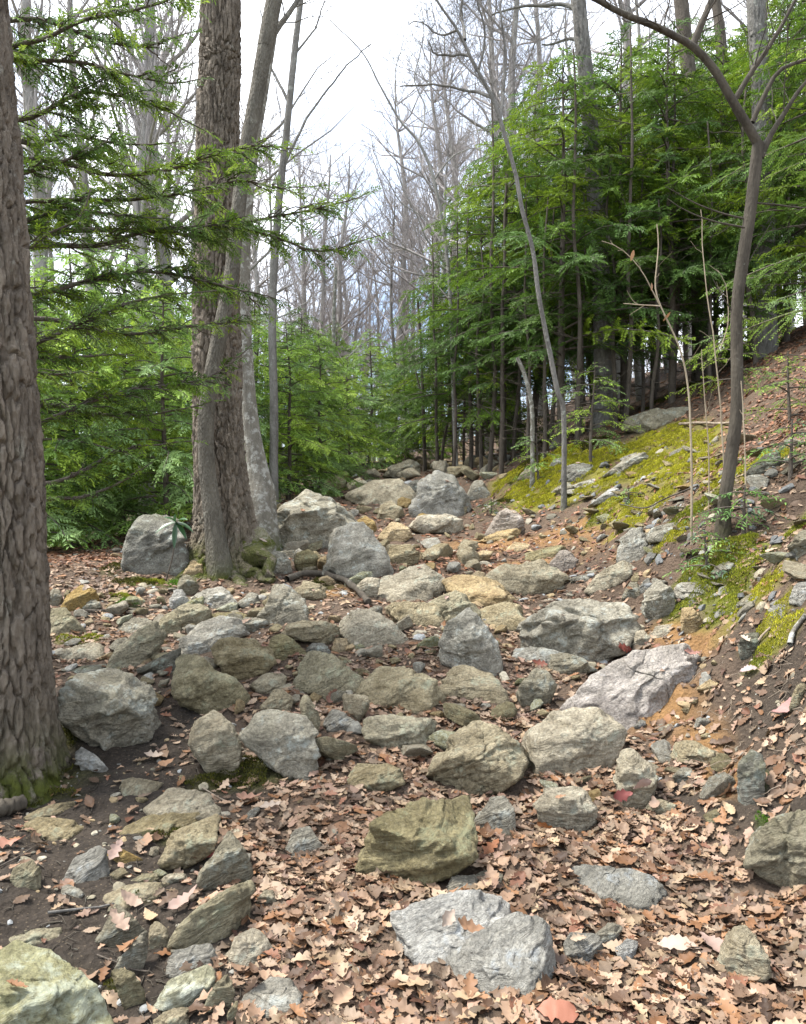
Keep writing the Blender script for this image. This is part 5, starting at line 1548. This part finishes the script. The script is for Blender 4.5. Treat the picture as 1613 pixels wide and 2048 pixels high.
LEAFC = np.array([[.44, .315, .235], [.52, .41, .32], [.37, .255, .185], [.31, .165, .085], [.38, .215, .12], [.17, .105, .07], [.27, .135, .09], [.48, .37, .26], [.43, .30, .245]])
LEAFP = np.array([.20, .17, .17, .08, .07, .10, .04, .10, .07])
def frames(n, yaw):
    n = unit(n)
    h = np.stack([np.cos(yaw), np.sin(yaw), yaw * 0], 1)
    x = unit(h - n * (h * n).sum(1, keepdims=True))
    return x, np.cross(n, x), n
def scatter_shapes(mb, shapes, pos, nrm, yaw, size, colr, idx):
    x, y, n = frames(nrm, yaw)
    for k, (sv, sf) in enumerate(shapes):
        m = np.where(idx == k)[0]
        if not len(m):
            continue
        v = pos[m][:, None, :] + size[m][:, None, None] * (sv[None, :, 0:1] * x[m][:, None, :] + sv[None, :, 1:2] * y[m][:, None, :] + sv[None, :, 2:3] * n[m][:, None, :])
        nv = len(sv)
        f = (sf[None] + (np.arange(len(m)) * nv)[:, None, None]).reshape(-1, sf.shape[1])
        c = np.repeat(colr[m], nv, 0) * np.tile(0.92 + 0.16 * rng.random(nv), len(m))[:, None]
        mb.add(v.reshape(-1, 3), f, c)

r_ = np.random.default_rng(5)
shapes = [leaf_shape(k % 3 if k % 5 else 0, r_) for k in range(24)]
shapes_far = [leaf_shape(k % 3, r_, 6) for k in range(12)]
def gnormal(x, y):
    e = 0.05
    return unit(np.column_stack([-(gh(x + e, y) - gh(x - e, y)) / (2 * e), -(gh(x, y + e) - gh(x, y - e)) / (2 * e), np.ones(len(x))]))
ml = MB()
for (ya, yb, per_m2, sh, smin, smax) in ((1.3, 3.6, 2000, shapes, .03, .105), (3.6, 6.2, 1400, shapes, .03, .10), (6.2, 10, 800, shapes_far, .04, .105), (10, 19, 260, shapes_far, .05, .13), (19, 32, 26, shapes_far, .12, .2)):
    xl, xr = -0.66 * yb - .3, 0.66 * yb + 1.2
    n = int((xr - xl) * (yb - ya) * per_m2)
    x, y = r_.uniform(xl, xr, n), r_.uniform(ya, yb, n)
    z = gh(x, y)
    u, v = to_px(x, y, z)
    wv = fbm(np.column_stack([x, y]) * 1.8, 3, 55)
    dn = grid_at(DENS, u + wv * 60, v + 40 * wv)
    dn = np.where((v < 880) & (u > 1200), np.maximum(dn, .45), dn) * (1 + 0.5 * fbm(np.column_stack([x, y]) * 5, 2, 56) * (dn < .9))
    dn = np.where(u > 1660, np.maximum(dn, .5), dn)
    keep = (r_.random(n) < dn) & (np.abs(u - W / 2) < 1900)
    if ya < 12:
        for i in np.where(keep)[0]:
            keep[i] = ROCKS_BVH.ray_cast(Vector((x[i], y[i], z[i] + 2)), Vector((0, 0, -1)), 2.0)[0] is None or r_.random() < .03
    x, y, z, v = x[keep], y[keep], z[keep], v[keep]
    n = len(x)
    nr = gnormal(x, y) + r_.normal(size=(n, 3)) * np.array([.16, .16, 0])
    size = (smin + (smax - smin) * r_.random(n) ** 1.5) * r_.choice([1, 1, .7], n)
    red = np.where((y > 8)[:, None], np.array([[1.0, .80, .72]]), np.array([[1.0, 1.0, 1.0]]))
    cc = LEAFC[r_.choice(len(LEAFC), n, p=LEAFP)] * r_.uniform(.18, .74, (n, 1)) * red * np.array([1.0, .92, .80])
    zz = z + r_.uniform(0.001, 0.016, n) + size * 0.04
    scatter_shapes(ml, sh, np.column_stack([x, y, zz]), nr, r_.uniform(0, 6.28, n), size, cc, r_.integers(0, len(sh), n))
# leaves caught on the stones
pos, nrm = [], []
for x_, y_, a_, b_, z_, o in ROCK_FOOT:
    for _ in range(int(r_.poisson(0.5 + 5 * a_ * b_))):
        x, y = x_ + r_.uniform(-a_, a_), y_ + r_.uniform(-b_, b_)
        zt, n, on = top_at(x, y)
        if on and n[2] > .75:
            pos.append([x, y, zt + .012])
            nrm.append(n)
if pos:
    n = len(pos)
    scatter_shapes(ml, shapes, np.array(pos), np.array(nrm) + r_.normal(size=(n, 3)) * .15, r_.uniform(0, 6.28, n), r_.uniform(.05, .11, n), LEAFC[r_.choice(len(LEAFC), n, p=LEAFP)] * .7, r_.integers(0, len(shapes), n))
o = ml.build("leaf_litter", M['leaf'], smooth=True, colors=True)
tag(o, "curled tan and brown oak leaves carpeting the trail and bank", "leaf litter", kind="stuff")

BIG = [  # u, v, length, colour, kind, yaw, label
    (400, 1725, .15, 8, 0, .4, "bright red deeply lobed oak leaf beside the rounded tan chip", (.42, .11, .08)),
    (370, 1812, .17, 8, 1, .9, "pinkish broad leaf lying above the ramp-like dark slab", None),
    (930, 1865, .13, 4, 0, 0, "orange lobed leaf lying in the dip of the wide blue-grey outcrop", None),
    (895, 1838, .09, 1, 2, 1.2, "pale cream leaf above the orange leaf on the blue-grey outcrop", None),
    (1360, 1905, .18, 1, 1, 2.7, "long pale ribbed leaf near the standing blue pebble", None),
    (1420, 1900, .14, 8, 2, 1.9, "flat rosy broad leaf between the ribbed pale leaf and hump-backed stone", None),
    (1095, 1650, .14, 3, 0, 1.4, "upright curled orange leaf pressed against the ribbed block", (.40, .15, .04)),
    (1245, 1590, .12, 6, 2, .5, "glossy dark red leaf at the foot of the kite-shaped block", (.26, .06, .05)),
    (1245, 1300, .20, 6, 0, .3, "crimson curled leaf under the huge outcrop's right corner", (.24, .055, .035)),
    (1380, 1312, .15, 8, 0, .2, "salmon oak leaf lying on the purple-grey outcrop", (.45, .22, .17)),
    (1080, 1330, .15, 6, 0, 2.5, "rust-red leaf beside the dark-topped wedge", (.30, .09, .05)),
    (1575, 1425, .17, 8, 2, .1, "pink folded leaf on the black bank beside the elongated pale stone", (.48, .25, .22)),
    (1500, 1345, .13, 1, 1, 2.8, "pale mauve leaf on the bare ochre slope", (.50, .36, .34)),
    (1115, 2030, .16, 4, 2, 3.0, "big brick-orange leaf at the bottom of the frame", (.42, .16, .09)),
    (940, 1985, .13, 3, 0, 1.5, "upright brown oak leaf against the largest stepping stone", None),
    (500, 1605, .16, 4, 0, .1, "copper oak leaf with ragged lobes where the litter meets the dark soil", (.40, .21, .13)),
    (545, 1620, .14, 1, 0, .2, "long pale curled leaf below the copper ragged oak leaf", None),
    (310, 1520, .14, 1, 0, 0, "pale leaf pile's top leaf on soil behind the smooth angular slab", None),
    (335, 1535, .12, 4, 2, .6, "orange leaf beside the pale leaf on soil near the pointed boulder", None),
    (985, 1705, .15, 3, 0, .9, "tall orange-brown leaf standing right of the banded boulder", (.38, .14, .05)),
    (1280, 1560, .12, 8, 1, 2.0, "faded mauve leaf leaning on the kite-shaped block", None),
    (665, 1395, .13, 6, 2, 1.4, "red-brown leaf hanging from the smooth olive boulder's edge", None),
    (335, 1345, .15, 6, 1, 1.5, "long rusty leaf wedged between the cracked and tilted boulders", (.33, .13, .08)),
    (20, 1695, .16, 4, 0, .3, "bright rust leaf at the frame edge below the log chunk", (.42, .19, .12)),
]
for k, (u, v, L, ci, kd, yaw, lab, cc) in enumerate(BIG):
    g_ = ground_pt(u, v)
    best = None                                        # first surface, rock or soil, met along the sight line
    d = P(u, v, 1.0) - CAM
    loc, nor, _, dist_ = ROCKS_BVH.ray_cast(Vector(CAM), Vector(unit(d)))
    if loc is not None and loc.y < g_[1]:
        p_, n_ = np.array(loc), np.array(nor)
    else:
        p_, n_ = g_, gnormal(np.array([g_[0]]), np.array([g_[1]]))[0]
    sv, sf = leaf_shape(kd, r_)
    n_ = unit(n_ + np.array([0, -.25, .25]))
    x, y, n = frames(n_[None], np.array([yaw]))
    vv = L * .78 * (sv[:, :1] * x + sv[:, 1:2] * y + sv[:, 2:] * n)
    mb = MB()
    mb.add(vv, sf, (np.array(cc) * .58 + .06 * np.mean(cc) if cc else LEAFC[ci] * .6) * np.linspace(.95, 1.1, len(vv))[:, None])
    o = mb.build("oak_leaf", M['leaf'], colors=True)
    o.location = tuple(p_ + n_ * .03)
    tag(o, lab, "leaf", "large leaves lying on top of the litter", "thing")

# ---------------- gravel and chips
r_ = np.random.default_rng(15)
def chip(r_, flat):
    d, f = ico(2)
    n = unit(r_.normal(size=(9, 3)))
    h = r_.uniform(.5, 1, 9)
    q_ = np.maximum(d @ n.T, 0) / h
    R = np.minimum(((q_ ** 30).sum(1) + 1e-4) ** (-1 / 30), 1.3)
    return d * R[:, None] * np.array([1, r_.uniform(.55, .95), flat]) * .5, f
chips = [chip(r_, r_.uniform(.22, .55)) for _ in range(16)]
STC = .72 * np.array([[.34, .30, .21], [.30, .29, .25], [.42, .38, .29], [.22, .20, .15], [.40, .30, .17], [.36, .37, .36]])
mg = MB()
for (ya, yb, per_m2, smin, smax) in ((1.4, 4.5, 130, .012, .06), (4.5, 9, 75, .02, .15), (9, 16, 32, .04, .18), (16, 26, 7, .1, .5)):
    xl, xr = -0.6 * yb, 0.62 * yb
    n = int((xr - xl) * (yb - ya) * per_m2)
    x, y = r_.uniform(xl, xr, n), r_.uniform(ya, yb, n)
    z = gh(x, y)
    u, v = to_px(x, y, z)
    cl = fbm(np.column_stack([x, y]) * 1.3, 3, 71)
    dn = np.clip(.55 - .45 * grid_at(DENS, u, v) + .5 * cl, 0.03, 1)
    keep = (r_.random(n) < dn) & (v > 880)
    x, y, z = x[keep], y[keep], z[keep]
    n = len(x)
    size = smin + (smax - smin) * r_.random(n) ** 2.6
    scatter_shapes(mg, chips, np.column_stack([x, y, z + size * .08]), gnormal(x, y) + r_.normal(size=(n, 3)) * .2, r_.uniform(0, 6.28, n), size, STC[r_.integers(0, len(STC), n)] * r_.uniform(.7, 1.15, (n, 1)), r_.integers(0, len(chips), n))
for k in range(280):
    u, v = r_.uniform(985, 1600), r_.uniform(875, 1240)
    if v > 1090 and u < 1290 or v < 1075 - .34 * (u - 985) - 130 + 60:
        continue
    g_ = ground_pt(u, v)
    sz = (.014 + .06 * r_.random() ** 2) * (g_[1] / 5) ** .6 * 1.6
    scatter_shapes(mg, chips, np.array([[g_[0], g_[1], g_[2] + sz * .12]]), gnormal(g_[:1], g_[1:2]) + r_.normal(size=(1, 3)) * .25, np.array([r_.uniform(0, 6.28)]), np.array([sz]), STC[[1 + 4 * r_.integers(0, 2)]] * r_.uniform(.4, .75), r_.integers(0, len(chips), 1))
m_, nt_, b_ = new_mat("gravel")
t_ = NT(nt_)
t_.l.new(t_.mix(1.0, t_.attr("tint"), t_.ramp(t_.noise(60, 4), [(.3, .6), (.7, 1.25)]), 'MULTIPLY'), b_.inputs["Base Color"])
t_.l.new(t_.bump(t_.noise(90, 5), .6, .01), b_.inputs["Normal"])
o = mg.build("gravel", m_, smooth=False, colors=True)
tag(o, "small stone chips and gravel scattered over soil and bank", "gravel", kind="stuff")

# ---------------- moss
MC = {'y': [(.33, .32, .025), (.24, .24, .02), (.40, .37, .035)], 'g': [(.19, .21, .02), (.13, .16, .016), (.24, .24, .025)], 'd': [(.055, .058, .01), (.085, .080, .012), (.035, .038, .008)], 'b': [(.07, .16, .015), (.05, .11, .012), (.10, .19, .02)]}
mm = MB()
r_ = np.random.default_rng(25)
for s in MOSS:
    u, v, ru, rv, kd = s.split(',')
    u, v, ru, rv = map(float, (u, v, ru, rv))
    c, rx, ry = patch(s)
    bl = 0.005 + 0.0009 * c[1]
    n = int(min(22000, 1.1 * math.pi * rx * ry / (bl * bl) * 2.0))
    a, rad = r_.uniform(0, 6.28, n), np.sqrt(r_.random(n))
    x, y = c[0] + rx * rad * np.cos(a), c[1] + ry * rad * np.sin(a)
    nz = fbm(np.column_stack([x, y]) * (2.2 / max(rx, .15)), 3, int(u))
    keep = rad < 0.78 + .5 * nz
    x, y, nz, rad = x[keep], y[keep], nz[keep], rad[keep]
    n = len(x)
    if not n:
        continue
    lump = fbm(np.column_stack([x, y]) * 14, 3, 5)
    z = gh(x, y) + (1 - rad ** 2) * min(.07, rx * .2) + .022 * lump
    L = bl * r_.uniform(.5, 1.2, n)
    yaw = r_.uniform(0, 6.28, n)
    tip = np.column_stack([x, y, z]) + np.column_stack([r_.normal(size=n) * .45, r_.normal(size=n) * .45 - .12, np.ones(n)]) * L[:, None]
    w = bl * .42
    sx = np.column_stack([np.cos(yaw) * w, np.sin(yaw) * w, yaw * 0])
    p0 = np.column_stack([x, y, z - bl * .4])
    vv = np.stack([p0 - sx, p0 + sx, tip], 1).reshape(-1, 3)
    pal = np.array(MC[kd])
    cc = pal[r_.integers(0, 3, n)] * r_.uniform(.7, 1.25, (n, 1)) * (1 + .35 * lump[:, None])
    mm.add(vv, np.arange(n * 3).reshape(-1, 3), np.repeat(np.clip(cc, .004, 1), 3, 0))
o = mm.build("moss", M['mossy'], smooth=False, colors=True)
tag(o, "yellow-green moss cushions on the bank, stones and tree feet", "moss", kind="stuff")

# ---------------- sticks, roots, wood
def stick(name, px, w0, w1, label, cat, mat='wood', lift=.5, sub=()):
    pts = []
    for u, v in px:
        g_ = ground_pt(u, v)
        pts.append(g_)
    r0, r1 = w0 / 2 / F * pts[0][1], w1 / 2 / F * pts[-1][1]
    pts = [p + np.array([0, 0, r0 * lift + .008]) for p in pts]
    mb = MB()
    poly_branch(mb, pts, r0, r1, 12, .006, seed=int(px[0][0]))
    mb.v = [v_ + fbm(v_ / r0 * .35, 3, 7)[:, None] * r0 * .25 for v_ in mb.v]
    o = mb.build(name, M[mat])
    c = np.mean(pts, 0)
    o.data.transform(__import__('mathutils').Matrix.Translation(Vector(-c)))
    o.location = tuple(c)
    return tag(o, label, cat, None, "thing")
stick("exposed_root", [(575, 1168), (605, 1158), (640, 1158), (675, 1165), (700, 1178), (720, 1195), (738, 1214)], 14, 13, "thick grey root arching out of the orange soil below the egg-shaped boulder", "root", 'sapbark', lift=1.2)
stick("fallen_branch", [(165, 1226), (215, 1226), (250, 1222), (290, 1227), (318, 1228)], 7, 5, "smooth dark branch lying behind the long olive slab", "branch", 'hembark')
stick("stick", [(95, 1832), (140, 1826), (185, 1822), (225, 1815)], 6, 4, "grey bark-covered stick pointing at the arrowhead-shaped stone", "stick", 'greybark')
stick("stick", [(195, 1915), (230, 1928), (265, 1945), (300, 1950)], 4, 3, "thin dark twig between the huge lichen boulder and the grey shard", "stick", 'hembark')
stick("stick", [(0, 1738), (30, 1722), (60, 1702)], 4, 3, "thin twig on dark soil at the frame edge by the knobbly pale stone", "stick", 'hembark')
stick("stick", [(405, 1580), (440, 1600), (475, 1618)], 3, 2, "fine curved twig beside the smooth angular slab", "stick")
stick("fallen_branch", [(995, 905), (1040, 897), (1075, 893), (1110, 878)], 7, 5, "dark fallen branch resting at the top of the mossy bank", "branch", 'hembark', 1.2)
stick("fallen_branch", [(1360, 852), (1400, 850), (1440, 851), (1490, 848)], 6, 4, "pale fallen branch among leaves behind the pale stems", "branch", 'wood', 1.0)
stick("stick", [(1505, 1310), (1520, 1285), (1540, 1262)], 6, 4, "pale dead stick leaning beside the mossy dark knob", "stick", 'wood', 1.5)
stick("stick", [(1580, 1300), (1588, 1270), (1613, 1240)], 11, 8, "thick broken white-barked stick at the frame edge on the bank", "stick", 'lichbark', 1.5)
stick("stick", [(1395, 985), (1330, 1010), (1290, 1028), (1240, 1020)], 4, 2, "dark arching twig low over the moss before the sapling", "stick", 'hembark', 6)
stick("stick", [(395, 1104), (330, 1102), (300, 1100)], 4, 3, "brown twig lying against the dark round mossy boulder", "stick", 'wood', 8)
r_ = np.random.default_rng(35)
mt = MB()
for k in range(85):                                   # fine torn roots hanging from the cut bank
    u, v = (r_.uniform(1370, 1613), r_.uniform(1330, 1580)) if k < 60 else (r_.uniform(1050, 1260), r_.uniform(1020, 1110))
    g_ = ground_pt(u, v)
    L = r_.uniform(.04, .15)
    d = unit(np.array([r_.normal(), -.5 + .4 * r_.normal(), r_.normal() * .5]))
    t = np.linspace(0, 1, 6)[:, None]
    cc = g_ + np.array([0, -.015, .015]) + d * L * t + np.cumsum(r_.normal(size=(6, 3)) * .014, 0)
    cc[:, 2] = np.maximum(cc[:, 2], gh(cc[:, 0], cc[:, 1]) + .006)
    tube(mt, cc, np.linspace(.0018, .0008, 6), 4)
o = mt.build("rootlets", M['wood'])
tag(o, "fine torn pale roots trailing over the black bank and ochre cut", "rootlets", kind="stuff")
# twigs, needles and bark crumbs on the dark soil
mt = MB()
for k in range(420):
    u, v = r_.uniform(-20, 1640), r_.uniform(1180, 2060)
    if k % 3:
        u, v = r_.uniform(-20, 480), r_.uniform(1500, 2060)
    g_ = ground_pt(u, v)
    L = r_.uniform(.02, .075)
    a = r_.uniform(0, 6.28)
    d = np.array([math.cos(a), math.sin(a), 0])
    t = np.linspace(-.5, .5, 4)[:, None]
    cc = g_ + d * L * t + r_.normal(size=(4, 3)) * .004
    cc[:, 2] = gh(cc[:, 0], cc[:, 1]) + .006
    tube(mt, cc, r_.uniform(.0012, .003), 3, cap=False)
o = mt.build("twig_litter", M['sapbark'])
tag(o, "fine broken twigs strewn over the soil and leaves", "twigs", kind="stuff")
# chunk of broken wood at the frame edge
a_, b_ = ground_pt(-40, 1652), ground_pt(44, 1622)
mb = MB()
n = 30
c = smooth_line([a_ + [0, 0, .03], (a_ + b_) / 2 + [0, 0, .045], b_ + [0, 0, .035]], n)
tube(mb, c, .036 + .006 * np.sin(np.arange(n) * 1.1) * rng.random(n), 14)
vv = mb.v[0]
vv += fbm(vv * 22, 3, 3)[:, None] * .008
o = mb.build("log_chunk", M['sapbark'])
tag(o, "reddish broken chunk of log lying at the frame edge on dark soil", "log", None, "thing")
